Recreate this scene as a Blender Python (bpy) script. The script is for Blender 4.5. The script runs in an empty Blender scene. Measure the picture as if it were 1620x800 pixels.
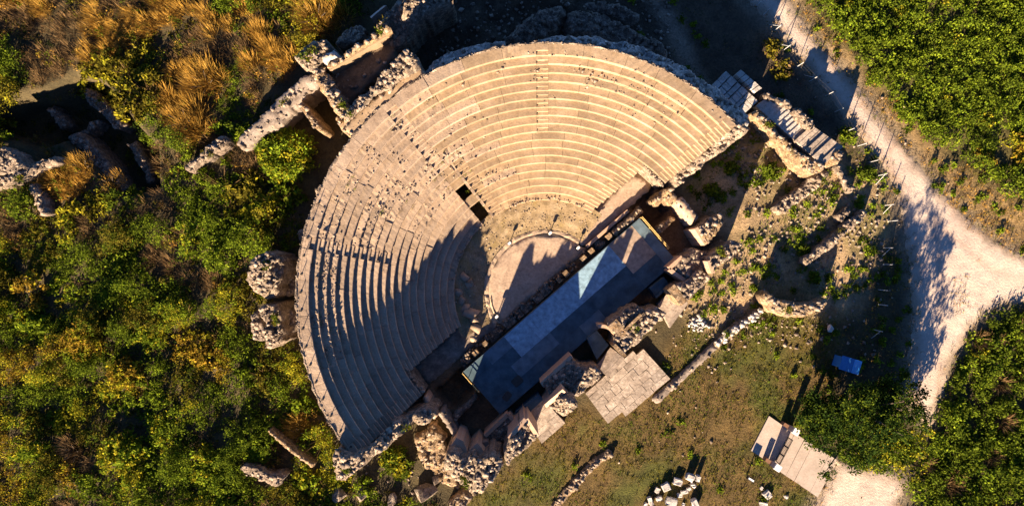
import bpy, math, random
import numpy as np
from mathutils import Vector

# ------------------------------------------------------------------ camera, sky, sun, exposure
S = bpy.context.scene
CAM_H, F_PX = 60.0, 1095.0
cam_d = bpy.data.cameras.new('camera'); cam_d.sensor_width = 36.0
cam_d.lens = 36.0 * F_PX / 1620.0; cam_d.clip_end = 2000.0
cam = bpy.data.objects.new('camera', cam_d); S.collection.objects.link(cam)
cam.location = (0, 0, CAM_H); cam.rotation_euler = (0, 0, 0); S.camera = cam

SUN_EL = math.radians(20.3)
SH = np.array([0.36, 0.933])                      # direction in which shadows fall
SUN_FROM = -SH / np.linalg.norm(SH)
W = bpy.data.worlds.new('World'); S.world = W; W.use_nodes = True
nt = W.node_tree; bg = nt.nodes['Background']
sky = nt.nodes.new('ShaderNodeTexSky'); sky.sky_type = 'NISHITA'; sky.sun_disc = False
sky.sun_elevation = SUN_EL
sky.sun_rotation = math.atan2(SUN_FROM[0], SUN_FROM[1])
sky.air_density = 0.5; sky.dust_density = 0.0; sky.ozone_density = 7.5
nt.links.new(sky.outputs[0], bg.inputs[0]); bg.inputs[1].default_value = 0.05
sun_d = bpy.data.lights.new('sun', 'SUN'); sun_d.energy = 5.0; sun_d.angle = math.radians(0.5)
sun_d.color = (1.0, 0.78, 0.55)
sun = bpy.data.objects.new('sun', sun_d); S.collection.objects.link(sun)
sd = Vector((SUN_FROM[0] * math.cos(SUN_EL), SUN_FROM[1] * math.cos(SUN_EL), math.sin(SUN_EL)))
sun.rotation_euler = sd.to_track_quat('Z', 'Y').to_euler(); sun.location = sd * 80
S.view_settings.view_transform = 'Standard'; S.view_settings.look = 'None'
S.view_settings.gamma = 1.0; S.view_settings.use_curve_mapping = False
S.view_settings.exposure = 2.2

rng = np.random.default_rng(7)
random.seed(7)
COL = S.collection

# ------------------------------------------------------------------ coordinates
def P(px, py, z=0.0):
    k = (CAM_H - z) / F_PX
    return np.array([(px - 810.0) * k, (400.0 - py) * k])
def pix(x, y, z=0.0):
    k = F_PX / (CAM_H - z)
    return 810.0 + x * k, 400.0 - y * k
CX, CY = 2.89, -3.311                              # centre of the orchestra
AX = math.radians(41.0)
UU = np.array([math.cos(AX), math.sin(AX)]); VV = np.array([-math.sin(AX), math.cos(AX)])
def UV(u, v):
    return np.array([CX, CY]) + u * UU + v * VV
def to_uv(x, y):
    dx, dy = x - CX, y - CY
    return dx * UU[0] + dy * UU[1], dx * VV[0] + dy * VV[1]
R0, DR, HR, Z0, NROW, RIM = 7.828, 0.588, 0.35, 0.5, 19, 19.30
ZRIM = Z0 + NROW * HR

# ------------------------------------------------------------------ numpy noise and polygons
def _hash(i, j, s):
    n = (i.astype(np.int64) * 374761393 + j.astype(np.int64) * 668265263 + s * 1442695041) & 0x7fffffff
    n = ((n ^ (n >> 13)) * 1274126177) & 0x7fffffff
    return ((n ^ (n >> 16)) & 0xffff) / 65535.0
def vnoise(x, y, s=0):
    x = np.asarray(x, float); y = np.asarray(y, float)
    i = np.floor(x); j = np.floor(y); fx = x - i; fy = y - j
    fx = fx * fx * (3 - 2 * fx); fy = fy * fy * (3 - 2 * fy)
    a = _hash(i, j, s); b = _hash(i + 1, j, s); c = _hash(i, j + 1, s); d = _hash(i + 1, j + 1, s)
    return (a * (1 - fx) + b * fx) * (1 - fy) + (c * (1 - fx) + d * fx) * fy
def fbm(x, y, s=0, o=4):
    t = 0; a = 0.5; f = 1.0
    for k in range(o):
        t = t + a * vnoise(np.asarray(x) * f, np.asarray(y) * f, s + k * 17); a *= 0.5; f *= 2.03
    return t
def inside(x, y, poly):
    x = np.asarray(x); y = np.asarray(y); r = np.zeros(x.shape, bool); n = len(poly)
    for i in range(n):
        x1, y1 = poly[i][0], poly[i][1]; x2, y2 = poly[(i + 1) % n][0], poly[(i + 1) % n][1]
        if y1 == y2: continue
        c = (y1 > y) != (y2 > y)
        r ^= c & (x < (x2 - x1) * (y - y1) / (y2 - y1) + x1)
    return r
def nearest(x, y, poly, closed=True):
    x = np.asarray(x, float); y = np.asarray(y, float)
    bd = np.full(x.shape, 1e9); bx = np.zeros(x.shape); by = np.zeros(x.shape); n = len(poly)
    for i in range(n if closed else n - 1):
        x1, y1 = poly[i][0], poly[i][1]; x2, y2 = poly[(i + 1) % n][0], poly[(i + 1) % n][1]
        ex, ey = x2 - x1, y2 - y1; L = ex * ex + ey * ey + 1e-12
        t = np.clip(((x - x1) * ex + (y - y1) * ey) / L, 0, 1)
        qx = x1 + t * ex; qy = y1 + t * ey; d = np.hypot(x - qx, y - qy); m = d < bd
        bd = np.where(m, d, bd); bx = np.where(m, qx, bx); by = np.where(m, qy, by)
    return bd, bx, by
def pxpoly(pts, z=0.0):
    return [tuple(P(p[0], p[1], p[2] if len(p) > 2 else z)) for p in pts]

# ------------------------------------------------------------------ materials
MATS = {}
def new_mat(name, rough=0.9):
    m = bpy.data.materials.new(name); m.use_nodes = True; MATS[name] = m
    b = m.node_tree.nodes['Principled BSDF']; b.inputs['Roughness'].default_value = rough
    b.inputs['Specular IOR Level'].default_value = 0.25
    return m, m.node_tree, b
def N(nt, t, **kw):
    n = nt.nodes.new(t)
    for k, v in kw.items():
        if hasattr(n, k): setattr(n, k, v)
        else: n.inputs[k].default_value = v
    return n
def ramp(nt, fac, stops):
    r = nt.nodes.new('ShaderNodeValToRGB'); cr = r.color_ramp
    while len(cr.elements) < len(stops): cr.elements.new(0.5)
    for e, (p, c) in zip(cr.elements, stops):
        e.position = p; e.color = (c[0], c[1], c[2], 1)
    nt.links.new(fac, r.inputs[0]); return r.outputs[0]
def mixc(nt, fac, a, b, mode='MIX'):
    n = nt.nodes.new('ShaderNodeMix'); n.data_type = 'RGBA'; n.blend_type = mode
    for inp, v in ((n.inputs[0], fac), (n.inputs[6], a), (n.inputs[7], b)):
        if hasattr(v, 'is_linked'): nt.links.new(v, inp)
        elif isinstance(v, (int, float)): inp.default_value = v
        else: inp.default_value = (v[0], v[1], v[2], 1)
    return n.outputs[2]
def pos(nt):
    return nt.nodes.new('ShaderNodeNewGeometry').outputs['Position']
def noise(nt, scale, detail=5, rough=0.6, vec=None):
    n = N(nt, 'ShaderNodeTexNoise'); n.inputs['Scale'].default_value = scale
    n.inputs['Detail'].default_value = detail; n.inputs['Roughness'].default_value = rough
    nt.links.new(vec if vec is not None else pos(nt), n.inputs['Vector']); return n.outputs[0]
def bump(nt, b, h, strength, dist):
    n = nt.nodes.new('ShaderNodeBump'); n.inputs['Strength'].default_value = strength
    n.inputs['Distance'].default_value = dist; nt.links.new(h, n.inputs['Height'])
    nt.links.new(n.outputs[0], b.inputs['Normal'])
def stone_mat(name, c0, c1, c2, sc=1.2, fine=9.0, var=0.25, bm=0.5, island=False, objrand=False, spots=None, cells=0.0, orr=(0.88, 1.08)):
    m, nt, b = new_mat(name)
    base = ramp(nt, noise(nt, sc, 6, 0.65), [(0.3, c0), (0.5, c1), (0.72, c2)])
    f = noise(nt, fine, 4, 0.7)
    col = mixc(nt, 0.75, base, ramp(nt, f, [(0.25, (1 - var * 1.6,) * 3), (0.6, (1, 1, 1)), (0.85, (1 + var,) * 3)]), 'MULTIPLY')
    if spots:
        col = mixc(nt, ramp(nt, noise(nt, 0.55, 5, 0.7), [(0.5, (0, 0, 0)), (0.68, (0.75,) * 3)]), col, spots)
    if cells:
        vo = N(nt, 'ShaderNodeTexVoronoi'); vo.inputs['Scale'].default_value = cells; nt.links.new(pos(nt), vo.inputs['Vector'])
        ve = N(nt, 'ShaderNodeTexVoronoi', feature='DISTANCE_TO_EDGE'); ve.inputs['Scale'].default_value = cells; nt.links.new(pos(nt), ve.inputs['Vector'])
        sp = nt.nodes.new('ShaderNodeSeparateColor'); nt.links.new(vo.outputs['Color'], sp.inputs[0])
        col = mixc(nt, 1.0, col, ramp(nt, sp.outputs[0], [(0, (0.55,) * 3), (0.5, (0.95, 0.93, 0.9)), (1, (1.4, 1.36, 1.3))]), 'MULTIPLY')
        col = mixc(nt, 1.0, col, ramp(nt, ve.outputs['Distance'], [(0.0, (0.45,) * 3), (0.09, (1, 1, 1))]), 'MULTIPLY')
    if island or objrand:
        if island: r = nt.nodes.new('ShaderNodeNewGeometry').outputs['Random Per Island']
        else: r = nt.nodes.new('ShaderNodeObjectInfo').outputs['Random']
        lo, hi = (0.40, 1.2) if island else orr
        col = mixc(nt, 1.0, col, ramp(nt, r, [(0, (lo,) * 3), (1, (hi, hi * 0.99, hi * 0.97))]), 'MULTIPLY')
    nt.links.new(col, b.inputs['Base Color']); bump(nt, b, f, bm, 0.06)
    return m
stone_mat('seat_tan', (0.27, 0.188, 0.108), (0.335, 0.24, 0.148), (0.40, 0.295, 0.195), 0.9, 7, 0.22, 0.35, objrand=True, spots=(0.25, 0.182, 0.115), orr=(0.80, 1.10))
stone_mat('seat_grey', (0.28, 0.202, 0.138), (0.375, 0.278, 0.195), (0.45, 0.345, 0.25), 1.1, 7, 0.28, 0.5, objrand=True, spots=(0.27, 0.205, 0.15), orr=(0.78, 1.12))
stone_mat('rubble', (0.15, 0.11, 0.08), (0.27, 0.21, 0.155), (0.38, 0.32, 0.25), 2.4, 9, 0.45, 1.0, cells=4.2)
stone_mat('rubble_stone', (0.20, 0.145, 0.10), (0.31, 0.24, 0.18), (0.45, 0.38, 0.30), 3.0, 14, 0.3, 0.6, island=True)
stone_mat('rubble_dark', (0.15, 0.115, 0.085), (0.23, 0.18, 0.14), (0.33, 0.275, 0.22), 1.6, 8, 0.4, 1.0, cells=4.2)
stone_mat('rubble_pale', (0.38, 0.34, 0.30), (0.50, 0.45, 0.40), (0.60, 0.55, 0.50), 1.6, 8, 0.4, 1.0, cells=4.2)
stone_mat('rubble_orange', (0.20, 0.125, 0.06), (0.31, 0.215, 0.125), (0.40, 0.31, 0.215), 2.2, 8, 0.4, 1.0, cells=4.2)
stone_mat('marble', (0.36, 0.32, 0.265), (0.50, 0.46, 0.41), (0.60, 0.57, 0.53), 2.8, 9, 0.35, 0.7)
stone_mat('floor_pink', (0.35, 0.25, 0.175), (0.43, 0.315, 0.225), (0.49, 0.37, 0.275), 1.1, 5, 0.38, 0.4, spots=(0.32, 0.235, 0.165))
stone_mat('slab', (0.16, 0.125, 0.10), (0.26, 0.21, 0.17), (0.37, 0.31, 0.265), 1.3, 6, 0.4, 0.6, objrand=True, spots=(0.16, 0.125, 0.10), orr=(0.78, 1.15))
stone_mat('slab_pale', (0.23, 0.18, 0.14), (0.38, 0.31, 0.245), (0.50, 0.425, 0.35), 1.5, 5, 0.45, 0.6, objrand=True, spots=(0.25, 0.195, 0.15), orr=(0.8, 1.15))
stone_mat('concrete', (0.33, 0.27, 0.22), (0.40, 0.33, 0.275), (0.45, 0.385, 0.325), 1.0, 6, 0.15, 0.2, objrand=True)
stone_mat('gravel_road', (0.50, 0.41, 0.33), (0.62, 0.53, 0.45), (0.70, 0.62, 0.55), 0.35, 11, 0.14, 0.3, spots=(0.50, 0.36, 0.25))
stone_mat('earth', (0.10, 0.07, 0.045), (0.16, 0.115, 0.075), (0.24, 0.175, 0.115), 1.1, 6, 0.4, 0.6)
stone_mat('ring_gravel', (0.17, 0.12, 0.06), (0.27, 0.195, 0.11), (0.35, 0.27, 0.17), 1.6, 9, 0.4, 0.8, spots=(0.20, 0.145, 0.05))

def brick_mat():
    m, nt, b = new_mat('brick')
    br = N(nt, 'ShaderNodeTexBrick'); br.inputs['Scale'].default_value = 1.0
    br.inputs['Brick Width'].default_value = 0.34; br.inputs['Row Height'].default_value = 0.10
    br.inputs['Mortar Size'].default_value = 0.018
    br.inputs['Color1'].default_value = (0.36, 0.165, 0.085, 1); br.inputs['Color2'].default_value = (0.44, 0.24, 0.13, 1)
    br.inputs['Mortar'].default_value = (0.48, 0.39, 0.29, 1)
    g = nt.nodes.new('ShaderNodeNewGeometry')
    sx = nt.nodes.new('ShaderNodeSeparateXYZ'); nt.links.new(g.outputs['Position'], sx.inputs[0])
    ad = N(nt, 'ShaderNodeMath', operation='ADD'); nt.links.new(sx.outputs[0], ad.inputs[0]); nt.links.new(sx.outputs[1], ad.inputs[1])
    cb = nt.nodes.new('ShaderNodeCombineXYZ'); nt.links.new(ad.outputs[0], cb.inputs[0])
    # bricks run in courses on the faces; on tops the courses follow the wall
    sn = nt.nodes.new('ShaderNodeSeparateXYZ'); nt.links.new(g.outputs['Normal'], sn.inputs[0])
    gt = N(nt, 'ShaderNodeMath', operation='GREATER_THAN'); gt.inputs[1].default_value = 0.7; nt.links.new(sn.outputs[2], gt.inputs[0])
    su = N(nt, 'ShaderNodeMath', operation='SUBTRACT'); nt.links.new(sx.outputs[0], su.inputs[0]); nt.links.new(sx.outputs[1], su.inputs[1])
    mm = nt.nodes.new('ShaderNodeMix'); nt.links.new(gt.outputs[0], mm.inputs[0]); nt.links.new(sx.outputs[2], mm.inputs[2]); nt.links.new(su.outputs[0], mm.inputs[3])
    nt.links.new(mm.outputs[0], cb.inputs[1]); nt.links.new(cb.outputs[0], br.inputs['Vector'])
    col = mixc(nt, ramp(nt, noise(nt, 1.5, 5), [(0.42, (0, 0, 0)), (0.75, (0.8,) * 3)]), br.outputs[0], (0.40, 0.31, 0.23))
    nt.links.new(col, b.inputs['Base Color']); bump(nt, b, br.outputs[1], -0.4, 0.03)
brick_mat()

def ground_mat():
    m, nt, b = new_mat('ground')
    a = N(nt, 'ShaderNodeVertexColor'); a.layer_name = 'Col'
    n1 = ramp(nt, noise(nt, 0.55, 8, 0.7), [(0.3, (0.45,) * 3), (0.52, (1, 1, 1)), (0.75, (1.5, 1.42, 1.3))])
    n2 = noise(nt, 5.5, 6, 0.75)
    col = mixc(nt, 1.0, a.outputs[0], n1, 'MULTIPLY')
    col = mixc(nt, 0.8, col, ramp(nt, n2, [(0.3, (0.35,) * 3), (0.55, (1, 1, 1)), (0.8, (1.6, 1.6, 1.5))]), 'MULTIPLY')
    nt.links.new(col, b.inputs['Base Color']); bump(nt, b, n2, 0.9, 0.12)
ground_mat()
def leaf_mat(name, trans=0.25):
    m = bpy.data.materials.new(name); m.use_nodes = True; MATS[name] = m
    nt = m.node_tree; nt.nodes.clear()
    out = nt.nodes.new('ShaderNodeOutputMaterial')
    a = N(nt, 'ShaderNodeVertexColor'); a.layer_name = 'Col'
    d = nt.nodes.new('ShaderNodeBsdfDiffuse'); t = nt.nodes.new('ShaderNodeBsdfTranslucent')
    mx = nt.nodes.new('ShaderNodeMixShader'); mx.inputs[0].default_value = trans
    nt.links.new(a.outputs[0], d.inputs[0]); nt.links.new(a.outputs[0], t.inputs[0])
    nt.links.new(d.outputs[0], mx.inputs[1]); nt.links.new(t.outputs[0], mx.inputs[2]); nt.links.new(mx.outputs[0], out.inputs[0])
leaf_mat('foliage')
def flat_mat(name, c, rough=0.6, var=0.12, sc=6.0, metal=0.0, objrand=False):
    m, nt, b = new_mat(name, rough); b.inputs['Metallic'].default_value = metal
    col = mixc(nt, 1.0, c, ramp(nt, noise(nt, sc, 5), [(0.3, (1 - var * 2,) * 3), (0.7, (1 + var,) * 3)]), 'MULTIPLY')
    if objrand:
        r = nt.nodes.new('ShaderNodeObjectInfo').outputs['Random']
        col = mixc(nt, 1.0, col, ramp(nt, r, [(0, (0.9,) * 3), (1, (1.08,) * 3)]), 'MULTIPLY')
    nt.links.new(col, b.inputs['Base Color']); return m
flat_mat('panel_light', (0.25, 0.39, 0.48), 0.7, 0.22, 2.6, objrand=True)
flat_mat('panel_tan', (0.36, 0.27, 0.20), 0.7, 0.2, 2.6, objrand=True)
flat_mat('panel_dark', (0.055, 0.095, 0.12), 0.75, 0.22, 1.2, objrand=True)
flat_mat('panel_grey', (0.11, 0.16, 0.19), 0.7, 0.2, 1.5, objrand=True)
flat_mat('wood_yellow', (0.62, 0.44, 0.16), 0.6)
flat_mat('galvanised', (0.46, 0.46, 0.45), 0.5)
flat_mat('dark_metal', (0.05, 0.045, 0.04), 0.5)
flat_mat('white_paint', (0.80, 0.78, 0.74), 0.6)
flat_mat('blue_paint', (0.05, 0.34, 0.80), 0.45, 0.06)
flat_mat('blue_dark', (0.03, 0.16, 0.42), 0.45, 0.06)
flat_mat('rust_brown', (0.20, 0.105, 0.06), 0.7)
flat_mat('bark', (0.10, 0.075, 0.05), 0.9, 0.3)
flat_mat('rope', (0.10, 0.08, 0.06), 0.9)

# ------------------------------------------------------------------ object helpers
def link(o):
    COL.objects.link(o); return o
def tag(o, label=None, cat=None, group=None, kind=None):
    if label: o['label'] = label
    if cat: o['category'] = cat
    if group: o['group'] = group
    if kind: o['kind'] = kind
    return o
ORG = {}
def thing(name, label, cat, loc=(0, 0, 0), group=None):
    o = bpy.data.objects.new(name, None); o.empty_display_size = 0.3
    o.location = loc; link(o); ORG[o.name] = np.array(loc, float)
    return tag(o, label, cat, group, 'thing')
def obj(name, verts, faces, mat, parent=None, loc=None, smooth=False, cols=None, kind=None):
    verts = np.asarray(verts, float).reshape(-1, 3)
    if parent is not None:
        org = ORG[parent.name]; local = np.zeros(3)
        if loc is not None: local = np.asarray(loc, float) - org
        w = org + local
    else:
        w = np.asarray(loc, float) if loc is not None else np.array([verts[:, 0].mean(), verts[:, 1].mean(), verts[:, 2].min()])
        local = w
    me = bpy.data.meshes.new(name)
    v = (verts - w).astype(np.float32)
    if isinstance(faces, np.ndarray):
        nf, k = faces.shape
        me.vertices.add(len(v)); me.vertices.foreach_set('co', v.ravel())
        me.loops.add(nf * k); me.loops.foreach_set('vertex_index', faces.astype(np.int32).ravel())
        me.polygons.add(nf); me.polygons.foreach_set('loop_start', np.arange(0, nf * k, k, dtype=np.int32))
        me.update(calc_edges=True)
    else:
        me.from_pydata([tuple(q) for q in v], [], [tuple(int(i) for i in f) for f in faces])
    if cols is not None:
        c = np.ones((len(v), 4), np.float32); c[:, :3] = cols
        at = me.color_attributes.new('Col', 'FLOAT_COLOR', 'POINT'); at.data.foreach_set('color', c.ravel())
    if smooth:
        me.polygons.foreach_set('use_smooth', np.ones(len(me.polygons), bool))
    me.materials.append(MATS[mat])
    o = bpy.data.objects.new(name, me); o.location = local; link(o)
    ORG[o.name] = w
    if parent is not None: o.parent = parent
    if kind: o['kind'] = kind
    return o
class MB:
    def __init__(s): s.v = []; s.f = []; s.n = 0
    def add(s, v, f):
        v = [tuple(q) for q in v]; s.v += v; s.f += [tuple(i + s.n for i in q) for q in f]; s.n += len(v); return s
    def prism(s, poly, z0, z1, taper=0.0):
        n = len(poly); c = np.mean(np.array(poly), 0)
        ar = sum(poly[i][0] * poly[(i + 1) % n][1] - poly[(i + 1) % n][0] * poly[i][1] for i in range(n))
        if ar < 0: poly = poly[::-1]
        zt = z1 if hasattr(z1, '__len__') else [z1] * n
        if ar < 0 and hasattr(z1, '__len__'): zt = list(z1)[::-1]
        top = [(*(np.array(p) + (c - np.array(p)) * taper), zt[i]) for i, p in enumerate(poly)]
        return s.add([(p[0], p[1], z0) for p in poly] + top,
                     [tuple(range(n))[::-1], tuple(range(n, 2 * n))] + [(i, (i + 1) % n, n + (i + 1) % n, n + i) for i in range(n)])
    def box(s, c, size, rz=0.0, chamfer=0.0):
        a, b = size[0] / 2, size[1] / 2; cs, sn = math.cos(rz), math.sin(rz)
        if chamfer:
            ch = chamfer
            q = [(-a + ch, -b), (a - ch, -b), (a, -b + ch), (a, b - ch), (a - ch, b), (-a + ch, b), (-a, b - ch), (-a, -b + ch)]
        else: q = [(-a, -b), (a, -b), (a, b), (-a, b)]
        return s.prism([(c[0] + x * cs - y * sn, c[1] + x * sn + y * cs) for x, y in q], c[2], c[2] + size[2])
    def tube(s, pts, r, n=6, r2=None):
        pts = [np.array(p, float) for p in pts]; base = s.n; m = len(pts); V = []
        for i, p in enumerate(pts):
            d = pts[min(i + 1, m - 1)] - pts[max(i - 1, 0)]; d /= np.linalg.norm(d) + 1e-9
            a = np.cross(d, (0, 0, 1)) if abs(d[2]) < 0.9 else np.cross(d, (1, 0, 0)); a /= np.linalg.norm(a); b = np.cross(d, a)
            rr = r if r2 is None else r + (r2 - r) * i / max(m - 1, 1)
            for k in range(n):
                t = 2 * math.pi * k / n; V.append(p + rr * (math.cos(t) * a + math.sin(t) * b))
        F = [tuple(range(n)), tuple(range((m - 1) * n, m * n))[::-1]]
        for i in range(m - 1):
            for k in range(n):
                F.append((i * n + k, i * n + (k + 1) % n, (i + 1) * n + (k + 1) % n, (i + 1) * n + k)[::-1])
        return s.add(V, F)
    def build(s, name, mat, parent=None, loc=None, **k):
        return obj(name, np.array(s.v), s.f, mat, parent, loc, **k)

CUBE_F = np.array([(0, 3, 2, 1), (4, 5, 6, 7), (0, 1, 5, 4), (1, 2, 6, 5), (2, 3, 7, 6), (3, 0, 4, 7)])
CUBE_V = np.array([(-1, -1, -1), (1, -1, -1), (1, 1, -1), (-1, 1, -1), (-1, -1, 1), (1, -1, 1), (1, 1, 1), (-1, 1, 1)], float)
def stones(xyz, size, r=rng, flat=0.75, ang=None, rag=1.0):
    """many irregular stones: verts, quads"""
    n = len(xyz)
    if n == 0: return np.zeros((0, 3)), np.zeros((0, 4), int)
    v = np.repeat(CUBE_V[None], n, 0) * (1 + r.uniform(-0.6, 0.35, (n, 8, 3)) * rag)
    s = np.asarray(size).reshape(-1, 1) * r.uniform(0.65, 1.25, (n, 3)) * 0.5; s[:, 2] *= flat
    v *= s[:, None, :]
    t = r.normal(0, 0.35 * rag, n); v[:, :, 1], v[:, :, 2] = v[:, :, 1] * np.cos(t)[:, None] - v[:, :, 2] * np.sin(t)[:, None], v[:, :, 1] * np.sin(t)[:, None] + v[:, :, 2] * np.cos(t)[:, None]
    a = r.uniform(0, 6.28, n) if ang is None else np.where(r.random(n) < .7, ang + r.normal(0, .12, n), r.uniform(0, 6.28, n)); c, q = np.cos(a)[:, None], np.sin(a)[:, None]
    X = v[:, :, 0] * c - v[:, :, 1] * q; Y = v[:, :, 0] * q + v[:, :, 1] * c
    v[:, :, 0], v[:, :, 1] = X, Y
    v += np.asarray(xyz)[:, None, :]
    f = CUBE_F[None] + (np.arange(n) * 8)[:, None, None]
    return v.reshape(-1, 3), f.reshape(-1, 4)

def rubble_geo(poly, zfun, zbase, cell=0.24, rough=0.25, batter=0.15, seed=1, erode=0.15):
    p = np.array(poly); x0, y0 = p.min(0) - cell * 1.5; x1, y1 = p.max(0) + cell * 1.5
    nx = max(3, int((x1 - x0) / cell)); ny = max(3, int((y1 - y0) / cell))
    gx = x0 + np.arange(nx + 1) * cell; gy = y0 + np.arange(ny + 1) * cell
    cx, cy = np.meshgrid(gx[:-1] + cell / 2, gy[:-1] + cell / 2)
    m = inside(cx, cy, poly)
    if not m.any(): return None
    VX, VY = np.meshgrid(gx, gy)
    mp = np.zeros((ny + 2, nx + 2), bool); mp[1:-1, 1:-1] = m
    cnt = mp[:-1, :-1].astype(int) + mp[1:, :-1] + mp[:-1, 1:] + mp[1:, 1:]
    used = cnt > 0; bnd = used & (cnt < 4)
    d, qx, qy = nearest(VX, VY, poly)
    r = np.random.default_rng(seed)
    j = cell * 0.3
    X = np.where(bnd, qx, VX) + r.uniform(-j, j, VX.shape); Y = np.where(bnd, qy, VY) + r.uniform(-j, j, VX.shape)
    Z = zfun(X, Y) + rough * 2.6 * (fbm(X * 0.9, Y * 0.9, seed, 3) - 0.5) + rough * 0.5 * r.uniform(-1, 1, X.shape)
    qz = min(0.26, max(0.04, rough * 0.9)); Z = np.round(Z / qz) * qz + r.uniform(-.035, .035, X.shape) * min(1, rough * 5)
    Z = Z - np.where(bnd, erode * r.uniform(0.3, 1.6, X.shape), 0)
    idx = -np.ones(VX.shape, int); idx[used] = np.arange(used.sum())
    V = np.stack([X[used], Y[used], Z[used]], 1)
    jj, ii = np.nonzero(m)
    F = np.stack([idx[jj, ii], idx[jj, ii + 1], idx[jj + 1, ii + 1], idx[jj + 1, ii]], 1)
    E = []
    for (dj, di, a, b) in ((-1, 0, (0, 0), (0, 1)), (0, 1, (0, 1), (1, 1)), (1, 0, (1, 1), (1, 0)), (0, -1, (1, 0), (0, 0))):
        nb = mp[jj + 1 + dj, ii + 1 + di]; s = ~nb
        E.append(np.stack([idx[jj[s] + a[0], ii[s] + a[1]], idx[jj[s] + b[0], ii[s] + b[1]]], 1))
    E = np.concatenate(E)
    nrm = np.zeros_like(V[:, :2]); ed = V[E[:, 1], :2] - V[E[:, 0], :2]; en = np.stack([ed[:, 1], -ed[:, 0]], 1)
    np.add.at(nrm, E[:, 0], en); np.add.at(nrm, E[:, 1], en); nrm /= np.linalg.norm(nrm, axis=1, keepdims=True) + 1e-9
    bi = np.unique(E); mapb = -np.ones(len(V), int); mapb[bi] = np.arange(len(bi))
    allV = [V]; prev = bi; off = len(V); allF = [F]
    zb = zbase(V[bi, 0], V[bi, 1]) if callable(zbase) else np.full(len(bi), zbase)
    levels = 4
    for L in range(1, levels + 1):
        t = L / levels; h = V[bi, 2] - zb
        ring = V[bi].copy(); ring[:, 2] = V[bi, 2] - h * t
        o = batter * t + (r.uniform(-0.5, 0.6, len(bi)) * rough * 0.45 if L < levels else 0)
        ring[:, :2] += nrm[bi] * np.asarray(o).reshape(-1, 1) if np.ndim(o) else nrm[bi] * o
        a = prev[mapb[E[:, 0]]]; b = prev[mapb[E[:, 1]]]
        ids = np.arange(off, off + len(bi))
        allF.append(np.stack([b, a, ids[mapb[E[:, 0]]], ids[mapb[E[:, 1]]]], 1))
        allV.append(ring); prev = ids; off += len(bi)
    return np.concatenate(allV), np.concatenate(allF), (X[used], Y[used], Z[used], bnd[used])
def idw(pts3):
    q = np.array(pts3, float)
    def f(X, Y):
        d = (np.asarray(X)[..., None] - q[:, 0]) ** 2 + (np.asarray(Y)[..., None] - q[:, 1]) ** 2 + 0.05
        w = d ** -1.5; return (w * q[:, 2]).sum(-1) / w.sum(-1)
    return f
SEED = [100]
EXCL = []
def ruin(name, label, cat, pts, z=None, zbase=-0.3, mat='rubble', rough=0.22, batter=0.05, cell=0.21, dens=14, ssize=(0.05, 0.17), smat='rubble_stone', group=None, parent=None, erode=0.15, veg=False):
    """a masonry mass: outline of its top in the photograph at its real height, rubble core, loose stones on top"""
    SEED[0] += 1
    p3 = [(*P(p[0], p[1], p[2] if len(p) > 2 else z), p[2] if len(p) > 2 else z) for p in pts]
    poly = [(a[0], a[1]) for a in p3]
    EXCL.append(poly)
    if rough >= .1:
        rr = np.random.default_rng(SEED[0] + 5); rag = []
        for i in range(len(poly)):
            a, b = np.array(poly[i]), np.array(poly[(i + 1) % len(poly)]); L = np.linalg.norm(b - a); m_ = max(1, int(L / .55)); nn = np.array([b[1] - a[1], a[0] - b[0]]) / (L + 1e-9)
            for k in range(m_): rag.append(tuple(a + (b - a) * (k + (rr.uniform(-.25, .25) if k else 0)) / m_ + nn * (rr.uniform(-.17, .17) * min(1.3, .5 + rough * 2) if k else 0)))
        poly = rag
    g = rubble_geo(poly, idw(p3), zbase, cell, rough, batter, SEED[0], erode)
    c = np.mean(poly, 0); zb = zbase if not callable(zbase) else 0.0
    if parent is None:
        t = thing(name, label, cat, (c[0], c[1], zb), group); core = 'masonry_core'
    else: t = parent; core = name
    obj(core, g[0], g[1], mat, t)
    if dens:
        X, Y, Z, b = g[2]; r = np.random.default_rng(SEED[0] + 999)
        n = int(dens * 1.45 * len(X) * cell * cell)
        if n:
            ib = np.nonzero(~b)[0] if (~b).sum() > 3 else np.arange(len(X))
            k = r.choice(ib, n)
            s = ssize[0] + (ssize[1] * 2.0 - ssize[0]) * r.random(n) ** 3.0
            pc = np.array(poly) - np.mean(poly, 0); ev = np.linalg.svd(pc, full_matrices=False)[2][0]; ang = math.atan2(ev[1], ev[0])
            xyz = np.stack([X[k] + r.uniform(-.5, .5, n) * cell, Y[k] + r.uniform(-.5, .5, n) * cell, Z[k] + s * 0.02], 1)
            v, f = stones(xyz, s, r, .5, ang, .36); obj('loose_stones', v, f, smat, t, kind='stuff')
    return t

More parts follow.
